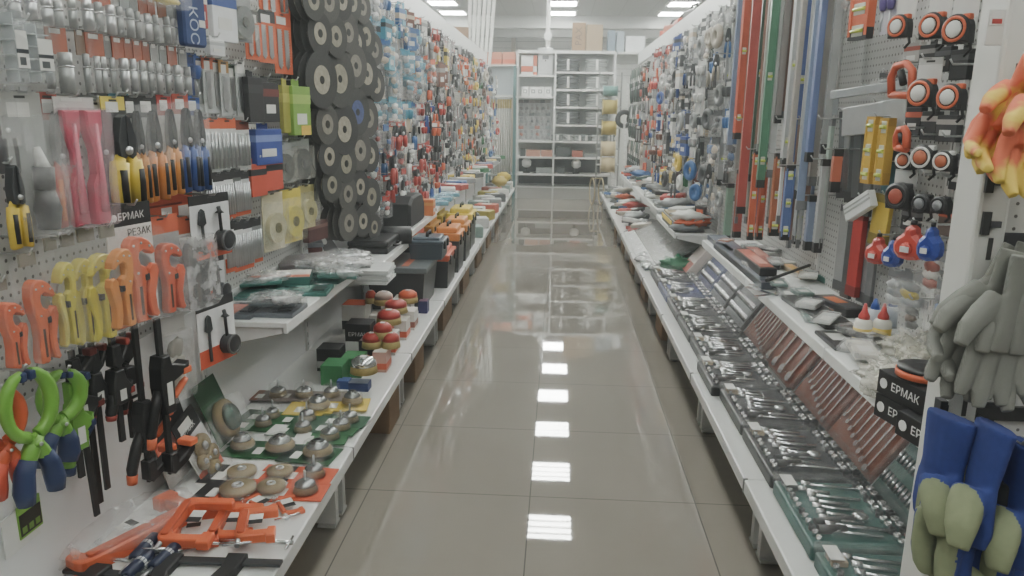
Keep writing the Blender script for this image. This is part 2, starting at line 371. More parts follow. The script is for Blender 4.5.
def plier_parts(h, w, hc, hc2=None, d=.014, closed=True):
    """pincer tool hanging head up: jaws, pivot, two straight sleeved grips"""
    zt, zp, zb = 0, -h*.38, -h
    jm = DARKST(); pr = []; r = min(d*.5, w*.17)
    for s in (-1, 1):
        j = MB().poly([(s*.001, zt), (s*w*.13, zt-h*.03), (s*w*.22, zp*.5), (s*w*.27, zp*.75), (s*w*.24, zp-.012), (s*w*.12, zp-h*.09), (s*w*.02, zp-.012), (s*.001, zp*.5)], -d*.95, -d*.25, jm, .001)
        g = MB().tube([(s*w*.13, -d*.6, zp-h*.04), (s*w*.2, -d*.6, zp-h*.12), (s*w*.2, -d*.6, zp-h*.121), (s*w*.25, -d*.6, zp-h*.3), (s*w*.25, -d*.6, zb+h*.01), (s*w*.24, -d*.6, zb)], [r*.6, r*.7, r*1.1, r*1.15, r*1.1, r*.85], P(hc), 10, 1.2)
        k = [S('grip_inset', MB().tube([(s*w*.26, -d*.6-r*.9, zp-h*.2), (s*w*.27, -d*.6-r*.95, zp-h*.35), (s*w*.26, -d*.6-r*.9, zb+h*.06)], r*.6, P(hc2), 6))] if hc2 else []
        pr += [S('jaw', j), S('handle', g, *k)]
    pr.append(S('pivot', MB().lathe([(0, -d*1.1), (w*.09, -d*1.1), (w*.11, -d*.9), (w*.11, -d*.2)], STEEL(), 10, (0, 0, zp), 'y')))
    return pr
def shift(pr, x=0, y=0, z=0, M=None):
    M = M or Matrix.Translation((x, y, z))
    def go(l):
        for p in l: p.mb.xf(M); go(p.kids)
    go(pr); return pr
def carded_plier(w, h, hc, hc2, body, head, film_on=True):
    pr = [S('backing_card', card_mb(w*.82, h*.62, body, head, .3, True))]
    pr += shift(plier_parts(h*.88, w*.95, hc, hc2, .022), 0, -.004, -h*.12)
    if film_on: pr.append(S('clear_film', film_mb(w*.9, h*.6, .03, -h*.06)))
    return pr
def bare_snips(w, h, hc, hc2):
    return plier_parts(h, w, hc, hc2, .024)
def pipe_cutter(w, h, c, d=.03, flip=1):
    """ratchet tube cutter: hooked head with a throat, blade block, fixed and moving handle"""
    f = lambda pts: [(flip*x*w, z*h) for x, z in pts]
    body = MB().poly(f([(-.30, -.02), (-.16, .0), (.02, -.015), (.2, -.07), (.32, -.15), (.36, -.22), (.26, -.235), (.14, -.19), (.0, -.165), (-.10, -.19), (-.13, -.25), (-.08, -.33), (.06, -.37), (.10, -.44), (.02, -.56), (-.02, -.75), (-.04, -.98), (-.12, -1.0), (-.30, -.99), (-.33, -.93), (-.27, -.7), (-.28, -.52), (-.38, -.38), (-.42, -.2), (-.39, -.08)]), -d, -d*.2, P(c), .003)
    arm = MB().poly(f([(.14, -.40), (.26, -.34), (.40, -.36), (.45, -.45), (.38, -.58), (.30, -.72), (.32, -.88), (.38, -.97), (.30, -1.0), (.16, -.97), (.09, -.84), (.07, -.66), (.12, -.52)]), -d*.9, -d*.25, P(c), .003)
    blade = MB().poly(f([(-.04, -.2), (.12, -.22), (.27, -.27), (.33, -.35), (.16, -.38), (-.05, -.33)]), -d*.62, -d*.5, STEEL())
    knob = MB().box(*sorted((flip*-.02*w, flip*.13*w)), -d*1.02, -d*.4, -.53*h, -.45*h, BLACK(), .002)
    riv = [S('rivet', MB().lathe([(0, -d*1.06), (w*.03, -d*1.04), (w*.03, -d*.9)], STEEL(), 8, (flip*x*w, 0, z*h), 'y')) for x, z in ((-.26, -.1), (-.05, -.08), (.18, -.13), (-.2, -.42))]
    slot = S('grip_slot', MB().box(*sorted((flip*-.2*w, flip*-.12*w)), -d*1.005, -d*.95, -.92*h, -.58*h, mat('#4a3a30', .5)))
    return [S('cutter_body', body, slot, *riv), S('moving_handle', arm), S('blade', blade), S('ratchet_block', knob)]
def cutter_pack(w, h, c, body='#d9d9d4', head='#2f2f31', flip=1, op=.06):
    pr = [S('backing_card', card_mb(w, h, body, head, .16))]
    pr += shift(pipe_cutter(w*.8, h*.72, c, .032, flip), 0, -.004, -h*.24)
    pr.append(S('clear_film', film_mb(w*.96, h*.8, .042, -h*.18, '#ffffff', op)))
    return pr
def bag_cutter(w, h, c, flip=1):
    pr = shift(pipe_cutter(w*.86, h*.78, c, .034, flip), 0, -.004, -h*.2)
    pr.append(S('header_card', MB().box(-w*.22, w*.22, -.006, 0, -h*.09, .006, mat('#8f8a7c', .5))))
    pr.append(S('plastic_bag', film_mb(w, h*.98, .045, -.004, '#ffffff', .07)))
    return pr
def socket_pack(w, h, head, n=1, bright=0):
    pr = [S('header_card', card_mb(w*.95, h*.45, '#c9c9c5' if head is None else head, None, label=True))]
    r = w*.27/n
    for i in range(n):
        x = (i-(n-1)/2)*2.3*r
        c = STEEL() if bright else mat('#a9adac', .35, .6)
        pr.append(S('tube', MB().lathe([(r*.5, -h*.42), (r*.95, -h*.43), (r*.95, -h*.64), (r*.9, -h*.645), (r*.9, -h*.655), (r, -h*.66), (r, -h*1.09), (r*.7, -h*1.1)], c, 14, (x, -r-.004, 0), 'z'), S('clip_ring', MB().torus(r*.98, .0025, CHROME(), 14, 5, (x, -r-.004, -h*.655)))))
    pr.append(S('clear_film', film_mb(w*.8, h*1.1, 2*r+.012, 0, '#ffffff', .06)))
    return pr
def organiser(w, h):
    m = MB().box(-w/2, w/2, -.04, 0, -h, 0, film('#e8eef0', .22, .1), .006)
    g = MB()
    for i in range(1, 5): g.box(-w/2+.004, w/2-.004, -.034, -.004, -h*i/5-.001, -h*i/5+.001, mat('#b9c0c2', .3))
    g.box(-.001, .001, -.034, -.004, -h+.004, -.004, mat('#b9c0c2', .3))
    lb = MB().box(-w*.1, w*.42, -.0415, -.0403, -h*.52, -h*.27, PAPER()).box(-w*.1, w*.42, -.0418, -.0404, -h*.58, -h*.52, mat('#3c4046')).box(-w*.1, w*.42, -.0415, -.0403, -h*.78, -h*.58, PAPER()).box(-w*.02, w*.26, -.0418, -.0404, -h*.74, -h*.63, mat('#5a5e60'))
    return [S('case', m), S('dividers', g), S('paper_label', lb)]
def hammer_parts(w, h, hc, gc):
    return [S('handle', MB().tube([(0, -.015, -h*.14), (0, -.015, -h*.5)], .011, P(hc), 8), S('grip', MB().tube([(0, -.015, -h*.5), (0, -.015, -h*.75), (0, -.015, -h)], [.012, .016, .014], P(gc), 8))),
            S('hammer_head', MB().poly([(-w/2, -h*.02), (-w*.3, 0), (w*.1, -h*.01), (w*.5, -h*.06), (w*.5, -h*.1), (w*.1, -h*.15), (-w*.28, -h*.15), (-w/2, -h*.13)], -.03, -.002, DARKST(), .002))]
def driver_pack(w, h, hc, n, body, head):
    pr = [S('backing_card', card_mb(w, h, body, head, .2, n > 1))]
    for i in range(n):
        x = (i-(n-1)/2)*w/n
        pr += [S('handle', MB().tube([(x, -.014, -h*.24), (x, -.014, -h*.3), (x, -.014, -h*.5), (x, -.014, -h*.56)], [w/n*.3, w/n*.38, w/n*.3, w/n*.2], P(hc), 8)), S('shaft', MB().cyl((x, -.014, -h*.56), (x, -.014, -h*.96), .0035, STEEL(), 6))]
    return pr
def bits_pack(w, h, n, body, head, strip):
    pr = [S('backing_card', card_mb(w, h, body, head, .16, False, 0, 0, strip))]
    for i in range(n):
        x = (i-(n-1)/2)*w*.9/n
        pr.append(S('bit', MB().tube([(x, -.008, -h*.24), (x, -.008, -h*.4), (x, -.008, -h*.42), (x, -.008, -h*.9)], [.003, .003, .0052, .0046], STEEL(), 6)))
    return pr
def spade_pack(w, h):
    pr = [S('backing_card', card_mb(w, h, '#e2e3e4', '#2f2f31', .12, False, 0, 0, '#d9552c'))]
    pr.append(S('spade_bit', MB().poly([(-w*.32, -h*.22), (-w*.26, -h*.18), (-w*.2, -h*.22), (-w*.17, -h*.42), (-w*.24, -h*.46), (-w*.22, -h*.92), (-w*.27, -h*.92), (-w*.28, -h*.46), (-w*.36, -h*.42)], -.012, -.005, DARKST(), .001)))
    pr.append(S('arbor', MB().tube([(w*.12, -.016, -h*.18), (w*.14, -.016, -h*.24), (w*.14, -.016, -h*.28), (w*.14, -.016, -h*.29), (w*.16, -.016, -h*.6)], [.006, .006, .014, .005, .005], mat('#3a3b3d', .4), 8)))
    pr.append(S('hole_saw', MB().lathe([(0, -.036), (w*.15, -.036), (w*.178, -.032), (w*.18, -.004)], mat('#37383b', .35), 18, (w*.2, 0, -h*.74), 'y'), S('saw_rim', MB().torus(w*.165, .004, mat('#6a6c6e', .3, .6), 18, 5, (w*.2, -.034, -h*.74), 'y'))))
    return pr
def disc_stack(R, paper='#a9a493', body='#3b3b3b', n=3, deep=.03):
    out = []
    for i in range(n):
        y = -deep*(i/(max(1, n-1)))-.003; r = R*(1-.02*(i % 2))
        b = MB().lathe([(.011, y), (r, y), (r, y-.003), (.011, y-.003), (.011, y)], mat(body, .8, 0, .25, 120), 32, (0, 0, 0), 'y', False)
        lab = MB().ring(.016, r*.5, y-.0036, y-.0031, mat(paper, .65, 0, .3, 60), 24)
        rg = MB().ring(.009, .017, y-.0042, y-.0035, mat('#3f3f3f', .4, .6), 14)
        out.append([S('abrasive_disc', b), S('paper_label', lab), S('centre_ring', rg)])
    return out
def saw_pack(w, h, body, head, n=2, hang=.2):
    pr = [S('backing_card', card_mb(w, h, body, head, .2, True))]
    for i in range(n):
        x = (i-(n-1)/2)*w*.8/n; q = w*.26/n
        pts = [(x-q, -h*.26), (x+q, -h*.26)]
        k = 14
        for j in range(k): pts += [(x+q, -h*(.26+.64*j/k)), (x+q*.6, -h*(.26+.64*(j+.5)/k))]
        pts += [(x, -h*.93), (x-q, -h*.86)]
        pr.append(S('saw_blade', MB().poly(pts, -.006, -.004, STEEL())))
    return pr
def box_pack(w, h, d, body, accent, label=True):
    m = MB().box(-w/2, w/2, -d, 0, -h, -h*.1, mat(body, .5), .002).box(-w*.2, w*.2, -.003, 0, -h*.1, .006, mat(body, .5))
    pr = [S('carton', m), S('printed_band', MB().box(-w/2-.0006, w/2+.0006, -d-.0006, -.001, -h*.42, -h*.25, mat(accent, .5)))]
    if label: pr.append(S('price_label', MB().box(-w*.3, w*.25, -d-.001, -d, -h*.8, -h*.6, PAPER())))
    return pr
def wheel_pack(w, h, card, wheel, hub='#55585a'):
    pr = [S('backing_card', card_mb(w, h, card, None, .2)), S('wheel', MB().ring(w*.12, w*.42, -.022, -.004, mat(wheel, .6, 0, .2, 80), 26, (0, 0, -h*.6)), S('hub', MB().ring(w*.03, w*.14, -.026, -.004, mat(hub, .4, .4), 16, (0, 0, -h*.6))))]
    pr.append(S('clear_film', film_mb(w*.95, h*.8, .03, -h*.16, '#fffff0', .14)))
    return pr
def bag_pack(w, h, c, c2, head, seed=1):
    pr = [S('header_card', MB().box(-w*.48, w*.48, -.004, 0, -h*.2, .006, mat(head, .5)))]
    q = random.Random(seed)
    for i in range(3):
        pr.append(S('content', MB().blob((q.uniform(-.12, .12)*w, -.014, -h*(.36+.2*i)), (w*.3, .011, h*.13), P(c if i % 2 else c2), seed+i, .18, 10, 6)))
    pr.append(S('plastic_bag', MB().poly(rrect(-w/2, w/2, -h, -h*.16, w*.12), -.03, -.002, film('#ffffff', .16))))
    return pr
def spatula_pack(w, h, hc, blade='#b9bcbe'):
    return [S('blade', MB().poly([(-w*.14, -h*.5), (-w*.5, -h*.06), (-w*.5, 0), (w*.5, 0), (w*.5, -h*.06), (w*.14, -h*.5)], -.006, -.004, mat(blade, .3, .8))),
            S('handle', MB().poly([(-w*.15, -h*.48), (w*.15, -h*.48), (w*.2, -h*.6), (w*.16, -h*.85), (w*.2, -h), (-w*.2, -h), (-w*.16, -h*.85), (-w*.2, -h*.6)], -.018, -.002, P(hc), .003))]
def wrench_parts(w, h):
    return [S('shank', MB().poly([(-w*.16, -h*.16), (w*.16, -h*.16), (w*.14, -h*.84), (-w*.14, -h*.84)], -.009, -.003, CHROME(), .001)),
            S('ring_end', MB().ring(w*.2, w*.42, -.013, -.001, CHROME(), 14, (0, 0, -h*.9))),
            S('open_end', MB().poly([(-w*.2, -h*.17), (-w*.5, -h*.08), (-w*.36, 0), (-w*.18, -h*.07), (w*.18, -h*.07), (w*.36, 0), (w*.5, -h*.08), (w*.2, -h*.17)], -.011, -.002, CHROME(), .001))]
def key_hang(w, h, c):    # cluster of rod-like items on one card
    return driver_pack(w, h, c, 3, '#c9c9c6', c)
def roll_pack(w, h, c):
    return [S('roll', MB().torus(w*.33, w*.16, P(c, .5), 20, 8, (0, -w*.14, -w*.5), 'y', .8)), S('tag', MB().box(-w*.2, w*.2, -.003, 0, -w*.2, .006, PAPER()))]
def strap_hank(w, h, c1, c2, s):
    q = random.Random(s); pr = []
    for i in range(3):
        x = (i-1)*w*.3; c = c1 if i != 1 else c2
        pts = [(x, -.02, 0)]+[(x+q.uniform(-.12, .12)*w, -.02-q.uniform(0, .02), -h*t) for t in (.25, .5, .75)]+[(x, -.02, -h)]
        pr.append(S('strap', MB().tube(pts, w*.17, mat(c, .7), 6, .35), S('buckle', MB().box(x-w*.18, x+w*.18, -.045, -.005, -h*.6-.02, -h*.6+.02, STEEL(), .003))))
    pr.append(S('label_band', MB().box(-w*.5, w*.5, -.045, -.002, -h*.42, -h*.28, PAPER(), .002)))
    return pr
def stick(w, h, c, ct='#2b2b2d', d=.02):
    return [S('rail', MB().box(-w/2, w/2, -d, 0, -h, 0, mat(c, .35), .0015)), S('end_cap', MB().box(-w/2-.001, w/2+.001, -d-.001, .0, -h-.006, -h+.03, P(ct))), S('end_cap', MB().box(-w/2-.001, w/2+.001, -d-.001, 0, -.02, .004, P(ct)))]
def level_tool(w, h, c, cap='#2b2b2d', d=.024):
    pr = stick(w, h, c, cap, d)
    for t in (.12, .5, .88):
        pr.append(S('vial', MB().box(-w*.3, w*.3, -d-.002, -d*.3, -h*t-.018, -h*t+.018, mat('#c9cbbd', .3), .002).cyl((-w*.3, -d-.003, -h*t), (w*.3, -d-.003, -h*t), .006, mat('#cfe04a', .15), 8)))
    for s in (-1, 1): pr.append(S('edge_rib', MB().box(*sorted((s*(w/2+.0008), s*(w/2-w*.12))), -d-.003, .001, -h*.97, -h*.03, mat(c, .3))))
    return pr
# ------------------------------------------------------------------ placing things on the pegboards
def pj(p):
    d = Vector(p)-CC; k = d.dot(FV); return 512+FPX*d.dot(RV)/k, 288-FPX*d.dot(UV)/k
def z_at(x, y, v):
    a, b = -1., 4.
    for _ in range(40):
        c = (a+b)/2
        if pj((x, y, c))[1] > v: a = c
        else: b = c
    return (a+b)/2
def fit(u0, v0, u1, v1, X):
    um, vm = (u0+u1)/2, (v0+v1)/2
    y = onX(um, vm, X).y; zt, zb = z_at(X, y, v0), z_at(X, y, v1)
    return Vector((X, y, zt)), abs(onX(u1, vm, X).y-onX(u0, vm, X).y), zt-zb
HOOKS = []
def hang(side, u0, v0, u1, v1, off, fn, a, name, label, cat, group=None, hook=True, tilt=0, merged=False, k=None, phi=.22):
    X = XL+off if side == 'L' else XR-off
    p, w, h = fit(u0, v0, u1, v1, X)
    al = math.atan2(abs(p.x), p.y); dep = (p-CC).dot(FV)
    w = (u1-u0)*dep/FPX/math.sin(min(1.57, al+phi))       # width seen when the face is turned by phi towards the aisle mouth
    sp = fn(w, h, *a, **(k or {}))
    rz = PI/2-phi if side == 'L' else -PI/2+phi
    o = put(one(sp) if merged else sp, name, label, cat, p, (0, tilt, rz), group)
    if hook: HOOKS.append((side, p.y, p.z, off))
    return o
def HL(u0, v0, u1, v1, off, fn, a, name, label, cat, group=None, **k): return hang('L', u0, v0, u1, v1, off, fn, a, name, label, cat, group, **k)
def HR(u0, v0, u1, v1, off, fn, a, name, label, cat, group=None, **k): return hang('R', u0, v0, u1, v1, off, fn, a, name, label, cat, group, **k)

# ---- left wall, nearest bay: hole saw and socket packs
for i, (u0, u1, v0, v1, c, n, b) in enumerate(((-6, 14, -26, 16, '#b9bab6', 1, 0), (16, 31, -26, 16, '#b9bab6', 1, 1), (33, 47, -20, 22, '#b9bab6', 1, 1), (47, 58, -16, 24, '#c7c8c4', 1, 0), (61, 72, -20, 25, '#b5562f', 1, 0), (74, 87, -20, 26, '#b5562f', 1, 1), (88, 98, -17, 28, '#b5562f', 1, 0), (99, 110, -14, 31, '#b5562f', 1, 1), (111, 119, -12, 32, '#b9bab6', 1, 0), (120, 129, -10, 34, '#9aa0a0', 1, 0), (130, 137, -6, 35, '#9aa0a0', 1, 0), (139, 147, -4, 37, '#b5562f', 1, 1), (148, 155, -2, 38, '#b5562f', 1, 0), (158, 166, 0, 40, '#9a5a34', 1, 0), (167, 173, 2, 41, '#9aa0a0', 1, 1), (174, 179, 3, 42, '#9aa0a0', 1, 1))):
    HL(u0, v0, u1, v1, .07+.01*(i % 2), socket_pack, (c, n, b), 'socket_pack', 'silver tube pack with %s header in the topmost row, %s from the left' % ('orange' if c in ('#b5562f', '#9a5a34') else 'grey', ORD[i]), 'drill accessory', 'tube packs in the topmost row')
for i, (u0, u1, v0, v1, c, n, b) in enumerate(((37, 49, 22, 83, '#a8a9a6', 1, 0), (48, 67, 27, 87, '#b5562f', 1, 0), (77, 86, 29, 87, '#9a7a62', 1, 0), (87, 104, 33, 88, '#b5562f', 2, 0), (105, 112, 35, 88, '#9a9c9a', 1, 0), (113, 124, 37, 87, '#b5562f', 1, 1), (125, 133, 38, 87, '#b5562f', 1, 1), (134, 142, 40, 88, '#b5562f', 1, 0), (143, 150, 41, 89, '#b5562f', 1, 0), (151, 158, 43, 90, '#9a9c9a', 1, 0), (160, 167, 45, 90, '#9a9c9a', 1, 0), (168, 177, 46, 91, '#b5562f', 1, 0), (179, 187, 49, 91, '#9a9c9a', 1, 0))):
    HL(u0, v0, u1, v1, .06+.01*(i % 2), socket_pack, (c, n, b), 'core_bit_pack', 'long steel tube pack with %s header in the second row, %s from the left' % ('orange' if c == '#b5562f' else 'plain', ORD[i]), 'drill accessory', 'tube packs in the second row')
HL(-8, 10, 11, 84, .12, organiser, (), 'organiser_case', 'clear plastic organiser case at the left edge of the photo, labels cut off', 'organiser')
HL(13, 22, 37, 84, .11, organiser, (), 'organiser_case', 'clear plastic organiser case with two white labels, fully in view', 'organiser')
# yellow bag hanging above and the blue bag
HL(142, -22, 181, 8, .12, bag_pack, ('#d8c63a', '#cdb93a', '#b9bab6', 4), 'glove_bag', 'bag of yellow things hanging above the tube packs', 'pack')
def blue_bag(w, h):
    m = MB().poly(rrect(-w/2, w/2, -h, 0, .01), -.03, -.002, mat('#33497f', .45, 0, .2), .006)
    t = text_front('КОС', w*.52, mat('#b9c4d8', .5)).xf(Matrix.Rotation(PI/2, 4, 'Y')).mv(-w*.12, -.0315, -h*.6)
    lab = MB().box(w*.15, w*.42, -.0312, -.03, -h*.62, -h*.48, PAPER())
    return [S('pouch', m), S('lettering', t), S('price_label', lab)]
HL(176, -6, 197, 47, .1, blue_bag, (), 'blue_pouch', 'dark blue printed pouch with pale vertical lettering', 'pack')
HL(194, -14, 204, 28, .1, box_pack, (.01, '#b23a34', '#e0d8d0'), 'red_pack', 'narrow red pack beside the dark blue printed pouch', 'pack')
HL(187, 55, 197, 98, .06, driver_pack, ('#3b5aa0', 1, '#3b5aa0', '#2f4a86'), 'blue_card_pack', 'blue carded tool at the right end of the steel tube row', 'pack')

# ---- second tier: snips and pincers
def yellow_snips(w, h): return plier_parts(h, w, '#e0bf20', '#2b2b2d', .03)
HL(0, 165, 20, 247, .09, yellow_snips, (), 'tin_snips', 'yellow and black tin snips at the left edge of the photo', 'snips')
HL(-12, 94, 8, 172, .07, carded_plier, ('#58585a', None, '#a9aaa7', '#d3a92a'), 'carded_snips', 'grey carded tool with yellow header at the left photo edge', 'snips')
def grey_blister(w, h):
    return [S('backing_card', card_mb(w, h, '#9b9f9c', '#b4b5b1', .14, True)), S('nozzle', MB().tube([(w*.1, -.02, -h*.36), (w*.16, -.02, -h*.46), (w*.2, -.02, -h*.52)], [.006, .012, .016], mat('#cfd0cc'), 10)),
            S('barrel', MB().tube([(w*.15, -.025, -h*.5), (w*.12, -.025, -h*.66)], .02, mat('#4a4b4c'), 12)), S('grip', MB().tube([(w*.12, -.025, -h*.66), (w*.14, -.025, -h*.8), (w*.12, -.025, -h*.95)], [.018, .026, .02], BLACK(), 12)), S('clear_film', film_mb(w*.97, h*.86, .055, -h*.13, '#ffffff', .16))]
HL(9, 95, 45, 236, .1, grey_blister, (), 'blister_pack', 'tall grey blister pack with black handled tool and pale nozzle', 'pack')
def red_handle(w, h): return carded_plier(w, h, '#c0492f', '#d9772f', '#8f9390', '#a04a40')
HL(44, 95, 64, 226, .08, red_handle, (), 'carded_snips', 'carded pincers with red and orange handles, left of the pink pack', 'snips')
def pink_pack(w, h):
    pr = [S('header_card', card_mb(w*.95, h*.14, '#c9c7c4', None, .2, True))]
    pk = mat('#c9405c', .3)
    for x, s in ((-.24, 1.), (.2, 1.04)):
        pts = [(x-.2, -.1), (x+.2, -.1), (x+.19, -.24), (x+.06, -.42), (x+.05, -.6), (x+.16, -.68), (x+.19, -.96), (x+.16, -1), (x-.16, -1), (x-.19, -.96), (x-.16, -.68), (x-.06, -.6), (x-.06, -.42), (x-.19, -.24)]
        pr.append(S('pink_tool', MB().poly([(a*w, b*h) for a, b in pts], -.032 if x > 0 else -.022, -.004, pk, .004), S('ridge', MB().tube([(x*w, -.034 if x > 0 else -.024, -h*.2), (x*w, -.036 if x > 0 else -.026, -h*.6), (x*w, -.034 if x > 0 else -.024, -h*.9)], [.004, .006, .01], mat('#de6a80', .2), 8))))
    pr.append(S('clear_film', film_mb(w, h*.93, .045, -h*.08, '#ffe8ee', .18)))
    return pr
HL(61, 97, 98, 224, .11, pink_pack, (), 'pink_tool_pack', 'bright pink plastic tools in a clear blister pack', 'pack')
HL(88, 102, 108, 210, .06, carded_plier, ('#3a3a3c', None, '#77797a', '#c9c4ba'), 'carded_snips', 'grey carded pincers between the pink pack and black yellow snips', 'snips')
def yb_snips(w, h):
    pr = [S('backing_card', card_mb(w*.7, h*.5, '#3a3b3c', '#d8c23a', .2, True))]
    return pr+shift(plier_parts(h*.86, w, '#e3c723', '#252527', .034), 0, -.004, -h*.14)
HL(102, 99, 132, 207, .09, yb_snips, (), 'tin_snips', 'heavy tin snips with bright yellow handles on a black card', 'snips')
HL(112, 96, 130, 160, .07, card_pack := (lambda w, h: [S('backing_card', card_mb(w, h, '#3d6f7d', '#4d7d8b', .15, True)), S('tool_outline', plier_parts(h*.7, w*.6, '#2f3234', None, .012)[0].mb.mv(0, -.003, -h*.2))]), (), 'teal_card', 'teal backing card behind the yellow handled tin snips', 'pack')
for i, (u0, u1, v0, v1, hc, body, head, nm) in enumerate(((126, 142, 98, 203, '#d08a2c', '#c9c9c5', '#2f3032', 'narrow orange handled pincers beside the yellow tin snips'), (139, 161, 98, 200, '#d5832e', '#d8d8d4', '#2f3032', 'orange handled pincers on a white and black card'), (159, 175, 97, 194, '#d98f35', '#d8cfc9', '#b8403a', 'orange handled pincers on a card with red header'), (174, 192, 96, 191, '#35549a', '#dcdcd8', '#b04a35', 'blue handled pincers on a red and white card'), (188, 203, 98, 190, '#35549a', '#c5c6c4', '#3a5aa2', 'blue handled pincers at the right end of the snips row'))):
    HL(u0, v0, u1, v1, .08+.012*(i % 2), carded_plier, (hc, '#2f2f31', body, head), 'carded_pliers', nm, 'pincers', 'carded pincers')
def flat_card(w, h, body='#d8623a', head='#c9532f', lab=2):
    m = card_mb(w, h, body, head, .3)
    pr = [S('backing_card', m)]
    for k in range(lab): pr.append(S('price_label', MB().box(w*(-.05+.28*k), w*(.12+.28*k), -.0045, -.0035, -h*.75, -h*.35, PAPER())))
    pr.append(S('printed_line', MB().box(-w*.4, w*.3, -.0036, -.0026, -h*.3, -h*.24, mat('#8a3a28'))))
    return pr
HL(135, 196, 192, 230, .035, flat_card, (), 'orange_card', 'wide orange backing card with two white price labels', 'pack')

# ---- third tier: pipe cutters
for i, (u0, u1, v0, v1, c, nm) in enumerate(((-10, 17, 283, 368, OR, 'orange pipe cutter at the left edge of the photo'), (16, 48, 256, 362, '#e06a38', 'orange pipe cutter in a bag, left of the yellow cutters'), (44, 66, 240, 346, '#c9bb2f', 'dull yellow pipe cutter, first of the yellow ones'), (60, 84, 236, 344, '#d4c530', 'yellow pipe cutter, second of the yellow ones'), (74, 106, 231, 340, '#e2d52f', 'bright yellow pipe cutter, nearest the camera of the yellow ones'))):
    HL(u0, v0, u1, v1, .09+.02*(i % 3), bag_cutter, (c, 1 if i < 2 else -1), 'pipe_cutter', nm, 'pipe cutter', 'bagged pipe cutters')
HL(96, 228, 125, 328, .17, bag_cutter, ('#e08a2e', -1), 'pipe_cutter', 'amber pipe cutter in a clear bag beside the white carded one', 'pipe cutter')
def rezak_pack(w, h):
    pr = cutter_pack(w, h, '#e0602a', '#dedcd8', '#2e2e30')
    pr.append(S('lettering', text_front('РЕЗАК', w*.17, mat('#333335'), w*.2, -.0036, -h*.225)))
    pr.append(S('lettering', text_front('ЕРМАК', w*.17, mat('#e6e6e4'), w*.05, -.0036, -h*.085)))
    pr.append(S('emblem', MB().ring(w*.035, w*.06, -.0038, -.0024, mat('#e6e6e4'), 12, (-w*.32, 0, -h*.085))))
    pr.append(S('orange_corner', MB().poly([(-w/2, -h), (w*.3, -h), (-w/2, -h*.62)], -.0034, -.0022, mat('#d9602f'))))
    return pr
HL(112, 206, 153, 323, .14, rezak_pack, (), 'pipe_cutter', 'orange pipe cutter on a large white card with black header', 'pipe cutter')
HL(147, 218, 180, 314, .08, cutter_pack, ('#d8592f', '#9a9c9c', '#d4613a'), 'pipe_cutter', 'slim orange pipe cutter on a grey card with orange header', 'pipe cutter')
HL(175, 218, 207, 308, .09, cutter_pack, ('#3c3d3f', '#c9cac7', '#c9623c', 1, .3), 'pipe_cutter', 'black pipe cutter in a clear blister beside the spade bit card', 'pipe cutter')
for i, (u0, u1, v0, v1, nm) in enumerate(((192, 229, 196, 257, 'upper card with a spade bit and a black hole saw'), (196, 224, 258, 303, 'middle card with a hole saw, partly hidden'), (199, 234, 300, 362, 'lowest card with a spade bit and a black hole saw'))):
    HL(u0, v0, u1, v1, .13 if i != 1 else .1, spade_pack, (), 'hole_saw_card', nm, 'hole saw', 'hole saw cards')

# ---- fourth tier: clamps
def spring_clamp(w, h, c='#6fae2c', g='#2b3a63', d=.027):
    pr = []
    for s in (-1, 1):
        oval = [(s*(.42*w*math.sin(math.radians(a))+.02*w), -d*.55, -h*.25+.25*h*math.cos(math.radians(a))) for a in range(8, 171, 18)]
        pr.append(S('jaw_arm', MB().tube(oval, [d*.3, d*.38, d*.42, d*.45, d*.45, d*.45, d*.42, d*.4, d*.4, d*.4], P(c, .35), 8, 1.2), S('jaw_pad', MB().box(*sorted((s*.02*w, s*.15*w)), -d*.95, -d*.15, -h*.06, h*.015, P(g), .004))))
        x = s*w*(-.12 if s > 0 else -.16)
        pr.append(S('handle', MB().tube([(s*.06*w, -d*.55, -h*.5), (-s*.1*w, -d*.55, -h*.62), (-s*.26*w, -d*.55, -h*.76), (-s*.3*w, -d*.55, -h*.98)], [d*.45, d*.5, d*.42, d*.36], P(c, .35), 8, 1.2), S('grip', MB().tube([(-s*.16*w, -d*.55, -h*.66), (-s*.26*w, -d*.55, -h*.76), (-s*.31*w, -d*.55, -h*.9), (-s*.3*w, -d*.55, -h)], [d*.5, d*.58, d*.62, d*.5], P(g, .5), 8, 1.2))))
    pr.append(S('pivot', MB().lathe([(0, -d*1.2), (w*.07, -d*1.15), (w*.08, -d*.1)], P(c, .3), 12, (0, 0, -h*.55), 'y'), S('screw', MB().lathe([(0, -d*1.28), (w*.035, -d*1.26), (w*.035, -d*1.1)], STEEL(), 8, (0, 0, -h*.55), 'y'))))
    return pr
HL(-22, 392, 17, 492, .12, spring_clamp, ('#df5c2a', '#c9492a'), 'spring_clamp', 'orange spring clamp at the left edge of the photo', 'clamp')
HL(4, 372, 50, 496, .15, spring_clamp, (), 'spring_clamp', 'large green spring clamp with dark blue grips, front of the two', 'clamp')
HL(44, 372, 82, 456, .1, spring_clamp, ('#6aa82c', '#2b3a63', .03), 'spring_clamp', 'green spring clamp behind the large green one', 'clamp', tilt=.25)
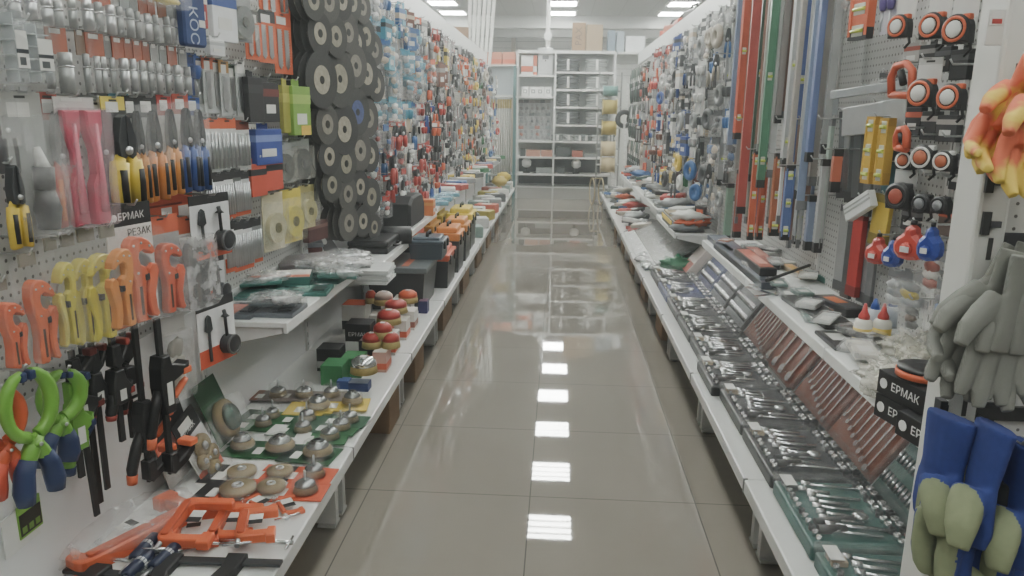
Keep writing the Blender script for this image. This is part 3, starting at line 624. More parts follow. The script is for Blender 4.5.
def bar_clamp(w, h, col='#2b2b2d', acc=None, j=.32, d=.03, body=.17, top=False):
    """one-hand bar clamp: flat bar, fixed jaw at the bottom, sliding body with pistol grip and trigger"""
    W = min(w*.8, .13)
    ac = acc or col
    pr = [S('bar', MB().box(-.0075, .0075, -d*.62, -d*.38, -h, 0, mat('#3a3a3b', .45, .4)))]
    zb = -.05 if top else -h+.03
    fj = MB().poly([(-.013, zb+.03), (.013, zb+.03), (.016, zb), (W*.45, zb+.016), (W*.6, zb+.03), (W*.62, zb+.008), (W*.4, zb-.014), (.0, zb-.03), (-.014, zb-.02)], -d*.9, -d*.1, P(col), .003)
    z = -h*j
    sb = MB().poly([(-.014, z+.03), (.012, z+.03), (.018, z+.004), (W*.5, z-.012), (W*.62, z-.006), (W*.6, z-.028), (W*.3, z-.04), (.022, z-.045), (.018, z-body*.62), (-.014, z-body*.62), (-.024, z-.05), (-.022, z)], -d, 0, P(col), .003)
    pr.append(S('fixed_jaw', fj, S('jaw_pad', MB().box(W*.42, W*.66, -d*1.02, .001, zb+.022, zb+.04, P(ac), .004))))
    pr.append(S('sliding_body', sb, S('trigger', MB().tube([(.016, -d*.5, z-body*.42), (W*.3, -d*.5, z-body*.46), (W*.55, -d*.5, z-body*.34), (W*.66, -d*.5, z-body*.3)], [.008, .009, .009, .007], P(ac), 8)), S('jaw_pad', MB().box(W*.42, W*.66, -d*1.04, .001, z-.038, z-.02, P(ac), .004)), S('pistol_grip', MB().tube([(-.016, -d*.5, z-body*.3), (-W*.26, -d*.5, z-body*.5), (-W*.42, -d*.5, z-body*.78), (-W*.44, -d*.5, z-body*.95)], [.012, .014, .0135, .010], P(col), 8)), S('grip_end', MB().tube([(-W*.43, -d*.5, z-body*.86), (-W*.45, -d*.5, z-body*1.0)], [.0135, .012], P(ac), 8)), S('price_label', MB().box(-.009, .01, -d-.0012, -d, z-body*.5, z-body*.2, PAPER()))))
    return pr
HL(56, 372, 84, 476, .09, bar_clamp, ('#6aa82c', '#2b3a63', .4, .03, .13, True), 'bar_clamp', 'green bar clamp with blue grip right of the spring clamps', 'clamp')
for i, (u0, u1, v0, v1, off, nm) in enumerate(((58, 96, 350, 518, .07, 'thin black bar clamp with the longest bar, behind the green clamp'), (74, 100, 345, 502, .05, 'thin black bar clamp, second from the left'), (84, 106, 342, 488, .08, 'thin black bar clamp, third from the left'))):
    HL(u0, v0, u1, v1, off, bar_clamp, ('#333436', '#7a2f2a', .28, .024, .08, True), 'bar_clamp', nm, 'clamp', tilt=(-.04, .0, 0)[i])
for i, (u0, u1, v0, v1, off, nm) in enumerate(((100, 122, 336, 440, .1, 'small black screw clamp left of the black orange clamps'), (112, 132, 332, 436, .07, 'small black screw clamp nearest the black orange clamps'))):
    HL(u0, v0, u1, v1, off, bar_clamp, ('#2f2f31', '#a03a30', .42, .035, .09, True), 'screw_clamp', nm, 'clamp')
HL(112, 322, 160, 480, .12, bar_clamp, ('#2a2a2c', '#e2652f', .55, .036, .17), 'quick_clamp', 'black quick clamp with orange pads hanging lower left', 'clamp')
HL(128, 318, 186, 472, .15, bar_clamp, ('#262628', '#ea6c34', .3, .042, .2), 'quick_clamp', 'large black quick clamp with orange trigger, nearest the camera', 'clamp')
HL(160, 318, 186, 398, .06, bag_pack, ('#a8a59a', '#8f8c80', '#c9c9c5', 9), 'hardware_bag', 'clear bag of metal parts behind the large quick clamp', 'pack')
# price card on the smooth panel
p, w, h = fit(1, 508, 42, 545, XL+.006)
put([S('paper_card', MB().box(-w/2, w*.42, -.003, 0, -h, 0, PAPER())), S('green_card', MB().box(-w*.12, w/2, -.006, -.003, -h*.78, h*.06, mat('#7fb73a'))), S('black_panel', MB().box(-w*.1, w*.48, -.007, -.006, -h*.72, -h*.16, mat('#35372f')), *[S('icon', MB().box(w*(-.06+.18*k), w*(.06+.18*k), -.0078, -.007, -h*.66, -h*.5, mat('#6f9a3a'))) for k in range(3)])], 'price_card', 'white and green price card stuck on the white lower panel', 'price card', p, PI/2)
# ------------------------------------------------------------------ left wall, second bay
for i, (u0, u1, v0, v1, body, head, nm) in enumerate(((259, 277, -14, 14, '#d8602f', '#8d8f8f', 'orange saw blade pack cut by the top of the photo'), (277, 289, -14, 16, '#d8602f', '#c9552a', 'narrow orange saw blade pack at the top of the photo'), (245, 261, 12, 60, '#d8602f', '#2f2f31', 'orange saw blade pack with black header, left of three'), (258, 275, 12, 63, '#df6a3a', '#3a3a3c', 'orange saw blade pack with black header, middle of three'), (274, 291, 14, 74, '#d8602f', '#c9552a', 'orange saw blade pack beside the abrasive discs'))):
    HL(u0, v0, u1, v1, .08, saw_pack, (body, head, 2), 'saw_blade_pack', nm, 'saw blade', 'orange saw blade packs')
for i, (u0, u1, v0, v1, b, a, nm) in enumerate(((208, 231, -18, 42, '#e2e4e6', '#3a559a', 'white and blue box pack hanging near the top'), (205, 219, 38, 56, '#d7d9da', '#b9bdc0', 'flat white pack below the white and blue box pack'), )):
    HL(u0, v0, u1, v1, .1, box_pack, (.02, b, a), 'boxed_pack', nm, 'pack')
HL(229, -8, 250, 42, .11, wheel_pack, ('#8d9295', '#6b7073'), 'disc_pack', 'grey disc in a clear square blister near the top', 'disc')
for i, (u0, u1, v0, v1, hd, nm) in enumerate(((195, 205, 58, 112, '#3d5fa5', 'blue headed blade card'), (203, 213, 58, 113, '#c9623a', 'grey blade card with orange head'), (212, 221, 60, 113, '#c9623a', 'narrow blade card with orange head'), (220, 229, 62, 116, '#b98a4a', 'tan card with dark blades'), (228, 236, 66, 114, '#4a6a4f', 'card with green handled blades'), (236, 245, 62, 116, '#d0d0cc', 'pale card with blades beside the black packs'))):
    HL(u0, v0, u1, v1, .07+.015*(i % 2), saw_pack, ('#b3b6b5', hd, 1), 'blade_card', nm, 'blade')
for i, (u0, u1, v0, v1, nm) in enumerate(((243, 257, 72, 122, 'black hanging pouch left of the red black one'), (257, 273, 78, 122, 'black pack with a dull red label'))):
    HL(u0, v0, u1, v1, .1, box_pack, (.025, '#333335', '#7a3a34' if i else '#3f3f42', i == 1), 'black_pack', nm, 'pack')
def green_pack(w, h):
    pr = box_pack(w, h, .03, '#7fae3a', '#a5c653')
    pr.append(S('yellow_corner', MB().box(-w*.1, w*.45, -.0312, -.0298, -h, -h*.82, mat('#e0b52a')))); return pr
HL(279, 80, 290, 133, .09, box_pack, (.02, '#a8a53c', '#c2bf55', False), 'green_pack', 'olive yellow pack behind the bright green pack', 'pack')
HL(287, 81, 304, 135, .11, green_pack, (), 'green_pack', 'bright green pack with a yellow bottom corner', 'pack')
for i, (u0, u1, v0, v1, hd) in enumerate(((198, 206, 120, 171, '#c75b35'), (205, 220, 120, 174, '#d8602f'), (220, 236, 120, 173, '#d8602f'), (236, 249, 122, 170, '#8f4a3a'))):
    HL(u0, v0, u1, v1, .08, bits_pack, (4, '#d6d7d5', hd, '#b9bab8'), 'bit_card', 'drill bit card with orange header in the middle row, %s from the left' % ORD[i], 'drill bit', 'bit cards in the middle row')
HL(250, 125, 275, 164, .09, box_pack, (.03, '#3c51a0', '#7f93cf'), 'blue_pack', 'blue pack with white label above the orange one', 'pack')
HL(247, 160, 262, 196, .08, box_pack, (.02, '#cf4f33', '#3a3a3c', False), 'orange_pack', 'orange red pack below the blue pack, left one', 'pack')
HL(259, 156, 277, 190, .09, box_pack, (.025, '#d2523a', '#3a3a3c', False), 'orange_pack', 'orange red pack below the blue pack, right one', 'pack')
for i, (u0, u1, v0, v1, nm) in enumerate(((273, 291, 143, 184, 'black ring wheel in a grey blister, left one'), (290, 309, 139, 180, 'black ring wheel in a grey blister, right one'))):
    HL(u0, v0, u1, v1, .1, wheel_pack, ('#8f9490', '#3d4040'), 'cutting_wheel_pack', nm, 'wheel', 'ring wheels in blisters')
for i, (u0, u1, v0, v1, b) in enumerate(((203, 213, 172, 220, '#dedfde'), (213, 224, 174, 222, '#dedfde'), (223, 233, 172, 219, '#dedfde'), (233, 241, 170, 216, '#6a6f6c'), (241, 249, 172, 214, '#b9bcba'))):
    HL(u0, v0, u1, v1, .09, bits_pack, (4, b, '#333335', '#dd5f30'), 'bit_card', 'white bit card with orange foot in the upper lower row, %s from the left' % ORD[i], 'drill bit', 'white bit cards above')
for i, (u0, u1, v0, v1, b) in enumerate(((224, 234, 222, 272, '#dedfde'), (233, 243, 222, 271, '#dedfde'), (242, 252, 221, 268, '#dedfde'), (251, 261, 219, 262, '#8f9392'))):
    HL(u0, v0, u1, v1, .09, bits_pack, (4, b, '#333335', '#dd5f30'), 'bit_card', 'white bit card with orange foot in the lowest row, %s from the left' % ORD[i], 'drill bit', 'white bit cards in the lowest row')
for i, (u0, u1, v0, v1, c, wc, nm) in enumerate(((263, 283, 193, 250, '#c9c3a0', '#b0a982', 'pale yellow disc blister, left of the bright yellow one'), (281, 301, 189, 242, '#dcc832', '#c2b428', 'bright yellow disc blister'), (299, 314, 185, 228, '#cfc582', '#b3a96a', 'pale yellow disc blister, right of the bright yellow one'))):
    HL(u0, v0, u1, v1, .09, wheel_pack, (c, wc, '#77723f'), 'yellow_disc_pack', nm, 'disc', 'yellow disc blisters')
HL(303, 219, 322, 240, .07, box_pack, (.03, '#5f3a38', '#84605a', False), 'maroon_pack', 'small maroon pack hanging under the discs', 'pack')

# ---- abrasive discs
DI = [(296, 1, 17), (312, 2, 18), (326, 1, 17), (337, 3, 16), (348, 8, 14),
      (303, 34, 19), (320, 37, 18), (333, 33, 17), (342, 43, 16), (352, 37, 16), (361, 50, 14),
      (305, 80, 25), (324, 79, 25), (341, 66, 19), (353, 74, 19), (363, 85, 15),
      (311, 124, 18), (329, 129, 23), (343, 112, 21), (355, 118, 17),
      (313, 156, 17), (331, 163, 18), (346, 150, 19), (357, 155, 15),
      (316, 184, 16), (333, 193, 16), (346, 186, 15), (358, 196, 17),
      (334, 222, 17), (349, 220, 15), (361, 226, 12)]
nd = 0
for i, (u, v, r) in enumerate(DI):
    y = onX(u, v, XL+.1).y
    R = r/FPX*math.hypot(y, .2)*1.12
    blue = (i == 18)
    for k, sp in enumerate(disc_stack(round(R, 3), ('#98937f', '#8b877a', '#a39d8a')[i % 3] if not blue else '#4a5a8a', ('#4a4a48', '#565552', '#424242')[i % 3], 4, .10)):
        p = onX(u, v, XL+.095); row = 1 if v < 20 else 2 if v < 52 else 3 if v < 90 else 4 if v < 135 else 5 if v < 170 else 6 if v < 205 else 7
        put(sp, 'abrasive_disc', ('abrasive disc with a blue paper label, %s of its stack' % ('back', 'third', 'second', 'front')[k]) if blue else 'dark abrasive disc, %s row of discs, stack %s, %s of its stack' % (ORD[row-1], ORD[i % 6], ('back', 'third', 'second', 'front')[k]), 'abrasive disc', (p.x-.02, p.y, p.z), PI/2-.28, 'stacks of abrasive discs')
    HOOKS.append(('L', onX(u, v, XL+.095).y, onX(u, v, XL+.095).z-.004, .1))

# ------------------------------------------------------------------ left base shelf, near part
def at(u, v, z, x=0, y=0): p = onZ(u, v, z); return Vector((p.x+x, p.y+y, z))
def lay(a, b, z):
    A, B = onZ(*a, z), onZ(*b, z); d = B-A
    return (A+B)/2, math.atan2(d.y, d.x), d.length
def c_clamp(L, W, c='#e5642c', t=.027, d=.026, rod=True):
    """G clamp lying on its side: C frame in the xy plane, screw along x"""
    o = rrect(-L/2, L/2, -W/2, W/2, W*.2)
    a, b = L/2-t, W/2-t
    pts = [(-L/2, -W/2+t*1.6)]+arc(-L/2+W*.18, -W/2+W*.18, W*.18, 180, 270, 4)+arc(L/2-W*.18, -W/2+W*.18, W*.18, 270, 360, 4)+[(L/2, W*.46), (L/2-t*.3, W/2), (L/2-t, W/2), (L/2-t, -W/2+t*2)]+arc(L/2-t*1.8, -W/2+t*1.8, t*.8, 0, -90, 3)+arc(-L/2+t*1.8, -W/2+t*1.8, t*.8, 270, 180, 3)+[(-L/2+t, W*.28), (-L/2+t*1.4, W*.3), (-L/2+t*1.4, W/2), (-L/2-t*.3, W/2), (-L/2-t*.3, W*.28), (-L/2, W*.26)]
    fr = MB().poly(pts, -d/2, d/2, P(c, .35), .003).rot(PI/2, 'X').mv(0, 0, d/2)
    rib = MB().poly([(x*.86, z*.9-.002) for x, z in rrect(-L/2+t*.2, L/2-t*.2, -W/2+t*.1, -W/2+t*.9, t*.3)], -d*.7, d*.7, P('#c9511f', .4), .001).rot(PI/2, 'X').mv(0, 0, d/2)
    y = W*.40
    sc = MB().cyl((-L/2-L*.16, y, d/2), (L/2-t*2.2, y, d/2), .0065, STEEL(), 10)
    for k in range(10): sc.torus(.0067, .0012, CHROME(), 10, 4, (-L*.1+k*.008, y, d/2), 'x')
    pad = MB().lathe([(.012, 0), (.013, .006), (.006, .012)], CHROME(), 12, (L/2-t*2.2, y, d/2), 'x')
    bar = MB().cyl((-L/2-L*.14, y-.035, d/2+.004), (-L/2-L*.14, y+.035, d/2+.004), .0035, CHROME(), 8)
    tag = MB().box(-.02, .03, -.015, .02, d+.0004, d+.0012, PAPER()).box(-.02, .0, -.015, .02, d+.0011, d+.002, BLACK())
    return [S('frame', fr, S('rib', rib)), S('screw', sc, S('pad', pad)), S('tee_bar', bar), S('label_tag', tag)]
def bagged(pr, L, W, H, op=.18):
    return pr+[S('plastic_bag', MB().blob((0, 0, H*.66), (L*.6, W*.62, H*.62), film('#ffffff', op), 3, .12, 18, 10))]
p, a, L = lay((78, 552), (160, 512), ZB+.02)
put(bagged(C(c_clamp, .34, .15, '#e5642c', .034, .04), .34, .16, .06), 'bagged_clamp', 'orange screw clamp in a shiny clear bag, against the white panel', 'clamp', (p.x+.02, p.y, ZB), a+PI)
p, a, L = lay((176, 512), (218, 522), ZB+.05)
put(C(c_clamp, .185, .14), 'screw_clamp', 'large orange screw clamp with label lying across another clamp', 'clamp', (p.x, p.y, ZB+.024), (.0, -.10, a+1.9))
p = at(196, 532, ZB)
put(C(c_clamp, .17, .13, '#d95826'), 'screw_clamp', 'orange screw clamp underneath the large labelled one', 'clamp', (p.x, p.y, ZB), a+2.2)
p = at(236, 527, ZB)
put(C(c_clamp, .165, .115), 'screw_clamp', 'medium orange screw clamp in front, nearer the shelf edge', 'clamp', (p.x, p.y, ZB), a+2.0)
p = at(258, 536, ZB)
put(C(c_clamp, .145, .1, '#ea6c34'), 'screw_clamp', 'orange screw clamp at the shelf edge with white label', 'clamp', (p.x, p.y, ZB+.021), (0, .0, a+2.15))
for i, (u, v, s) in enumerate(((262, 505, .3), (289, 508, -.1))):
    p = at(u, v, ZB); put(C(c_clamp, .1, .06, '#e5642c', .014, .014), 'screw_clamp', 'small orange screw clamp by the brush cards, %s one' % ('left', 'right')[i], 'clamp', p, a+2.6+s)
def tube_handle(L):
    return [S('grip', MB().tube([(-L*.5, 0, .017), (-L*.45, 0, .017), (L*.28, 0, .017), (L*.32, 0, .017)], [.013, .0165, .0165, .011], mat('#27304d', .35), 12)), S('rod', MB().cyl((L*.3, 0, .017), (L*.75, 0, .017), .006, STEEL(), 10)), S('end_band', MB().lathe([(.0168, 0), (.0168, .012)], mat('#c9ccd0', .3), 12, (-L*.2, 0, .017), 'x'))]
for i, (A, B, nm) in enumerate((((128, 566), (156, 536), 'dark blue tubular handle, farthest of three on the shelf'), ((120, 582), (150, 554), 'dark blue tubular handle in the middle of three'), ((146, 574), (178, 545), 'dark blue tubular handle nearest the shelf edge'))):
    p, a2, L = lay(A, B, ZB+.017); put(C(tube_handle, round(L, 2)), 'clamp_handle', nm, 'clamp', (p.x, p.y, ZB), a2+PI, 'dark blue clamp handles')
def f_clamp(L, W):
    return [S('bar', MB().box(-L/2, L/2, -.012, .012, .008, .016, DARKST())), S('fixed_jaw', MB().poly([(-L/2-.01, -.015), (-L/2+.03, -.015), (-L/2+.025, W*.6), (-L/2+.04, W), (-L/2-.005, W), (-L/2-.014, W*.5)], -.012, .012, BLACK(), .003).rot(PI/2, 'X').mv(0, 0, .012)), S('sliding_jaw', MB().poly([(.0, -.02), (.05, -.02), (.045, W*.5), (.03, W), (-.01, W), (.005, W*.4)], -.013, .013, BLACK(), .003).rot(PI/2, 'X').mv(0, 0, .013)), S('screw', MB().cyl((-.06, W*.9, .013), (.14, W*.9, .013), .006, CHROME(), 10)), S('tee_bar', MB().cyl((.13, W*.9-.03, .013), (.13, W*.9+.03, .013), .0035, CHROME(), 8))]
p, a2, L = lay((190, 560), (262, 572), ZB)
put(C(f_clamp, .28, .1), 'bar_clamp', 'black bar clamp with chrome screw lying at the shelf front', 'clamp', (p.x, p.y, ZB), a2+.2)
p, a2, L = lay((50, 572), (128, 580), ZB)
put(C(f_clamp, .3, .06), 'bar_clamp', 'black bar clamp lying at the bottom left of the shelf', 'clamp', (p.x, p.y, ZB), a2)
# brush cards
def cup_brush(R, H, kind):
    if kind == 'cup':
        return [S('bristles', MB().lathe([(R*.55, .003), (R, .003), (R*.82, H*.55), (R*.7, H*.6)], BRIST(), 20)), S('cup', MB().lathe([(R*.86, H*.5), (R*.82, H*.62), (R*.5, H*.8), (R*.3, H*.84), (0, H*.84)], mat('#989c9c', .22, .9, .15), 20)), S('shank', MB().cyl((0, 0, H*.8), (0, 0, H*1.5), .0035, STEEL(), 6))]
    if kind == 'dome':
        return [S('bristles', MB().lathe([(R*.5, .004), (R, .012), (R, .022), (R*.78, .034)], BRIST(), 24)), S('cup', MB().lathe([(R*.8, .03), (R*.76, .038), (R*.5, .05), (R*.22, .055), (.012, .056), (.012, .046), (0, .046)], mat('#989c9c', .22, .9, .15), 24))]
    return [S('bristles', MB().lathe([(.02, .006), (R, .008), (R, .02), (.02, .024)], BRIST(), 24)), S('hub', MB().lathe([(R*.36, .022), (R*.3, .028), (.008, .029), (.008, .02)], STEEL(), 18))]
def brush_card(w, l, body, head, kind, R, op=.12):
    m = MB().box(-l/2, l/2, -w/2, w/2, 0, .003, mat(body, .5)).box(-l/2, -l/2+l*.28, -w/2, w/2, .0028, .0036, mat(head, .5)).box(-l*.3, -l*.14, -w*.3, w*.1, .0034, .0042, PAPER())
    return [S('backing_card', m)]+shift(cup_brush(R, .045, kind), l*.16, 0, .003)+[S('clear_bubble', MB().lathe([(R*1.12, .003), (R*1.1, .02), (R*.98, .05 if kind != 'wheel' else .03), (0, .052 if kind != 'wheel' else .032)], film('#ffffff', op), 16, (l*.16, 0, 0)))]
for i, (u, v, k, R, b, hd, nm) in enumerate((
    (242, 473, 'wheel', .05, '#d9d5d0', '#333335', 'white black card with wheel brush, back left of the orange group'), (238, 490, 'wheel', .06, '#d9582e', '#333335', 'orange card with the largest wheel brush, front left'),
    (271, 489, 'wheel', .048, '#d9582e', '#c9c9c6', 'orange card with wheel brush, front middle'), (280, 473, 'wheel', .045, '#d9582e', '#e0e0de', 'orange card with wheel brush and white label, back middle'),
    (305, 490, 'cup', .042, '#d9582e', '#d0d0cc', 'orange card with a cup brush, front right corner'), (314, 474, 'cup', .038, '#d9582e', '#3a3a3c', 'orange card with a cup brush, back right'),
    (243, 447, 'dome', .045, '#2f6b40', '#e0e0de', 'green card with a dome brush, left one'), (280, 449, 'dome', .055, '#2f6b40', '#2a5a38', 'green card with a dome brush, middle one'), (318, 454, 'dome', .055, '#30603f', '#3a4a44', 'green card with a dome brush near the shelf edge'),
    (263, 424, 'cup', .034, '#2f6b40', '#44574c', 'green card with a small cup brush, back left'), (273, 416, 'cup', .03, '#2f6b40', '#44574c', 'green card with the smallest cup brush'), (303, 430, 'cup', .036, '#2a6040', '#e0e0de', 'green card with a dark cup brush, centre'), (307, 419, 'cup', .036, '#2a6040', '#2f6b40', 'green card with a dark cup brush, behind centre'),
    (329, 438, 'cup', .04, '#2f6b40', '#e0e0de', 'green card with a bright cup brush, near the edge'), (341, 428, 'cup', .038, '#2f6b40', '#3a5a48', 'green card with a cup brush, second from the edge'), (350, 421, 'cup', .036, '#2c5a40', '#3a5a48', 'dark green card with a cup brush, rightmost'),
    (318, 409, 'dome', .05, '#dcbf3a', '#d9c050', 'yellow card with a flat dome brush'), (352, 405, 'dome', .045, '#dcbf3a', '#d9c050', 'yellow card with a dome brush at the edge'),
    (278, 396, 'cup', .04, '#877c76', '#8a5a4a', 'grey brown card with a cup brush, left'), (304, 396, 'cup', .042, '#8d827c', '#877c76', 'grey brown card with a cup brush, middle'), (331, 397, 'cup', .038, '#8d827c', '#877c76', 'grey brown card with a cup brush, right'))):
    p = at(u, v+3, ZB)
    put(brush_card(.125 if k != 'cup' else .105, .18, b, hd, k, R*.86), 'brush_card', nm, 'wire brush', (p.x-.027, p.y, ZB+.0006*i), rnd.uniform(-.12, .12), 'wire brush cards on the shelf')
# two packs leaning on the panel
def quad(TL, TR, BR, Xt, Xb):
    a, b, c = onX(*TL, Xt), onX(*TR, Xt), onX(*BR, Xb)
    x = (b-a); w = x.length; x.normalize(); dn = c-b; z = -(dn-x*dn.dot(x)); h = z.length; z.normalize(); y = z.cross(x)
    M = Matrix((x, y, z)).transposed().to_4x4(); M.translation = (a+b)/2; return M, w, h
def putM(sp, M, *a, **k):
    o = put(sp, *a, (0, 0, 0), **k); o.matrix_world = M; return o
def brush_set(w, h):
    pr = [S('backing_card', card_mb(w, h, '#dedede', '#2e2e30', .26, True, 0, 0, '#d9582e'))]
    for x, z, r in ((.02, -.47, .3), (-.22, -.62, .2), (.2, -.66, .22), (.0, -.82, .24), (-.04, -.64, .1)):
        pr.append(S('wheel_brush', MB().lathe([(.008, -.006), (r*w, -.008), (r*w, -.018), (.01, -.022)], BRIST(), 20, (x*w, 0, z*h), 'y'), S('hub', MB().lathe([(r*w*.36, -.0222), (r*w*.3, -.026), (0, -.026)], STEEL(), 12, (x*w, 0, z*h), 'y'))))
    pr.append(S('lettering', text_front('ЕРМАК', w*.18, mat('#e8e8e6'), -w*.05, -.0036, -h*.18)))
    pr.append(S('clear_film', film_mb(w*.96, h*.72, .034, -h*.26, '#ffffff', .12)))
    return pr
M, w, h = quad((171, 431), (191, 405), (227, 463), XL+.05, XL+.12)
putM(brush_set(w, h), M, 'brush_set_card', 'card with five small wheel brushes leaning on the white panel', 'wire brush')
def cup_pack(w, h):
    return [S('backing_card', card_mb(w, h, '#33613f', '#2a5236', .3))]+[S('bristles', MB().lathe([(.01, -.006), (w*.4, -.01), (w*.42, -.03), (w*.3, -.036)], BRIST(), 22, (0, 0, -h*.66), 'y')), S('cup', MB().lathe([(w*.3, -.036), (w*.27, -.05), (w*.1, -.056), (0, -.056)], mat('#3f5f52', .25, .6), 20, (0, 0, -h*.66), 'y')), S('clear_bubble', film_mb(w*.9, h*.62, .066, -h*.35, '#ffffff', .14))]
M, w, h = quad((191, 391), (213, 375), (242, 428), XL+.02, XL+.10)
putM(cup_pack(w, h), M, 'cup_brush_pack', 'green card with a large cup brush leaning on the white panel', 'wire brush')
M, w, h = quad((146, 428), (178, 398), (196, 462), XL+.02, XL+.06)
putM([S('backing_card', card_mb(w, h, '#8d8680', '#2e2e30', .3)), S('orange_edge', MB().box(-w/2, w*.1, -.004, -.002, -h*.5, -h*.3, mat('#d9582e'))), S('clear_film', film_mb(w, h*.66, .02, -h*.32))], M, 'dark_card', 'dark headed card leaning behind the wheel brush card', 'pack')

# ---- boxes with brushes further along
def carton_box(l, w, h, body, top, band=None):
    pr = [S('carton', MB().box(-l/2, l/2, -w/2, w/2, 0, h, mat(body, .5), .002)), S('lid_print', MB().box(-l/2+.002, l/2-.002, -w/2+.002, w/2-.002, h-.0002, h+.0006, mat(top, .5)))]
    if band: pr.append(S('printed_band', MB().box(-l/2-.0006, l/2+.0006, -w/2-.0006, w/2+.0006, h*.15, h*.45, mat(band, .5))))
    return pr
def ermak_box(l, w, h):
    pr = carton_box(l, w, h, '#2c2c2e', '#333335')
    pr.append(S('lettering', text_front('ЕРМАК', h*.2, mat('#e8e8e6'), 0, -w/2-.0005, h*.62)))
    pr.append(S('white_base', MB().box(-l/2-.0006, l/2+.0006, -w/2-.0006, w/2+.0006, 0, h*.36, PAPER()))); return pr
for i, (u, v, z, l, w, h, b, t, bd, nm) in enumerate((
    (340, 385, 0, .09, .11, .085, '#2f7a45', '#3c8f55', None, 'green carton, front left of the boxes'), (359, 377, 0, .09, .11, .085, '#2f7a45', '#48955c', None, 'green carton behind the big steel cup brush'),
    (349, 391, 0, .05, .05, .035, '#34508f', '#4a66a5', None, 'small blue carton at the front'), (365, 393, 0, .08, .06, .035, '#37497f', '#8a93ad', None, 'small dark blue carton at the shelf edge'),
    (336, 371, 0, .1, .1, .1, '#2b2b2d', '#3a3a3c', '#c9c9c6', 'black carton behind the green ones'), (387, 372, 0, .06, .1, .09, '#d8a596', '#dedad4', '#d9582e', 'white orange carton at the shelf edge, front'), (396, 355, 0, .06, .1, .1, '#dcd8d2', '#dedad4', '#d9582e', 'white orange carton at the edge, second'),
    (407, 340, 0, .06, .1, .1, '#d9cfc8', '#dedad4', '#d9582e', 'white orange carton at the edge, third'), (414, 330, 0, .07, .1, .1, '#e0ded9', '#dedad4', '#9a5a4a', 'white carton at the edge, fourth'), (377, 360, 0, .1, .1, .09, '#33333a', '#4a3030', None, 'black carton under the small red brushes'),
    (361, 333, 0, .12, .12, .15, '#dfddd8', '#d9582e', '#2c2c2e', 'white carton with orange lid at the back'), (386, 339, 0, .1, .1, .12, '#d6d2cc', '#c9c4be', '#d9582e', 'pale carton under the large red brush'), (397, 328, 0, .1, .1, .12, '#d6d2cc', '#c9c4be', '#d9582e', 'pale carton under the second red brush'), (408, 316, 0, .1, .1, .1, '#d9d5cf', '#c9c4be', None, 'pale carton under the orange brush'), (428, 314, 0, .05, .07, .07, '#3a3a6a', '#77486a', None, 'dark blue purple carton beside the black tote'))):
    put(carton_box(l, w, h, b, t, bd), 'carton', nm, 'carton', at(u, v, ZB, -.03, .04), 0)
put(ermak_box(.12, .11, .13), 'carton', 'black carton with white lettering in the back row', 'carton', at(361, 353, ZB, -.02, .08), 0)
for i, (u, v, z, R, c, nm) in enumerate(((364, 372, .1, .055, None, 'large steel cup brush on the front cartons'), (372, 347, .1, .045, '#b8352c', 'small red capped brush, front left'), (383, 337, .12, .045, '#bd3a30', 'small red capped brush, back'), (391, 347, .1, .042, '#c23a30', 'small red capped brush at the edge'), (389, 323, .15, .06, '#c4362e', 'large red capped brush, front'), (396, 312, .15, .06, '#bd3a34', 'large red capped brush, behind'), (408, 302, .13, .055, '#df5a2a', 'orange capped brush beside the black tote'), (384, 304, .16, .05, '#b9a49a', 'grey red brush in a clear pack at the back'), (371, 303, .16, .03, '#d24a2a', 'small orange capped brush at the back'))):
    cap = P(c, .3) if c else CHROME()
    sp = [S('bristles', MB().lathe([(R*.5, 0), (R, 0), (R*.92, .03), (R*.8, .034)], mat('#b5a05c', .7, 0, .25, 150), 22)), S('cap', MB().lathe([(R*.94, .03), (R*.86, .05), (R*.55, .062), (R*.2, .066), (0, .066)], cap, 22)), S('label', MB().box(-R*.2, R*.25, -R*.3, R*.15, .0655, .0675, PAPER()))]
    zz = {0: .085, 1: .09, 2: .13, 3: .09, 4: .12, 5: .12, 6: .1, 7: .15, 8: .15}[i]
    p = onZ(u, v, ZB+zz); put(sp, 'capped_brush', nm, 'wire brush', (p.x, p.y, ZB+zz+.001), 0, 'capped cup brushes on cartons')
# ---- toolboxes
def toolbox(l, w, h, body, lid, handle='#2b2b2d', lf=.3):
    b = MB(); t = .92
    hb = h*(1-lf)
    b.add([(-l/2*t, -w/2*t, 0), (l/2*t, -w/2*t, 0), (l/2*t, w/2*t, 0), (-l/2*t, w/2*t, 0), (-l/2, -w/2, hb), (l/2, -w/2, hb), (l/2, w/2, hb), (-l/2, w/2, hb)], [(0,3,2,1),(4,5,6,7),(0,1,5,4),(1,2,6,5),(2,3,7,6),(3,0,4,7)], P(body))
    ld = MB().box(-l/2*1.03, l/2*1.03, -w/2*1.05, w/2*1.05, hb, hb+h*lf*.55, P(lid), .008).box(-l*.42, l*.42, -w*.4, w*.4, hb+h*lf*.5, hb+h*lf*.95, P(lid), .012)
    hd = MB().tube([(-l*.22, 0, h-.004), (-l*.2, 0, h+.02), (l*.2, 0, h+.02), (l*.22, 0, h-.004)], .009, P(handle), 8)
    la = [S('latch', MB().box(s*l*.28-.018, s*l*.28+.018, -w/2*1.05-.008, -w/2*1.0, hb-.03, hb+h*lf*.4, P(handle), .003)) for s in (-1, 1)]
    return [S('body', b), S('lid', ld), S('handle', hd)]+la
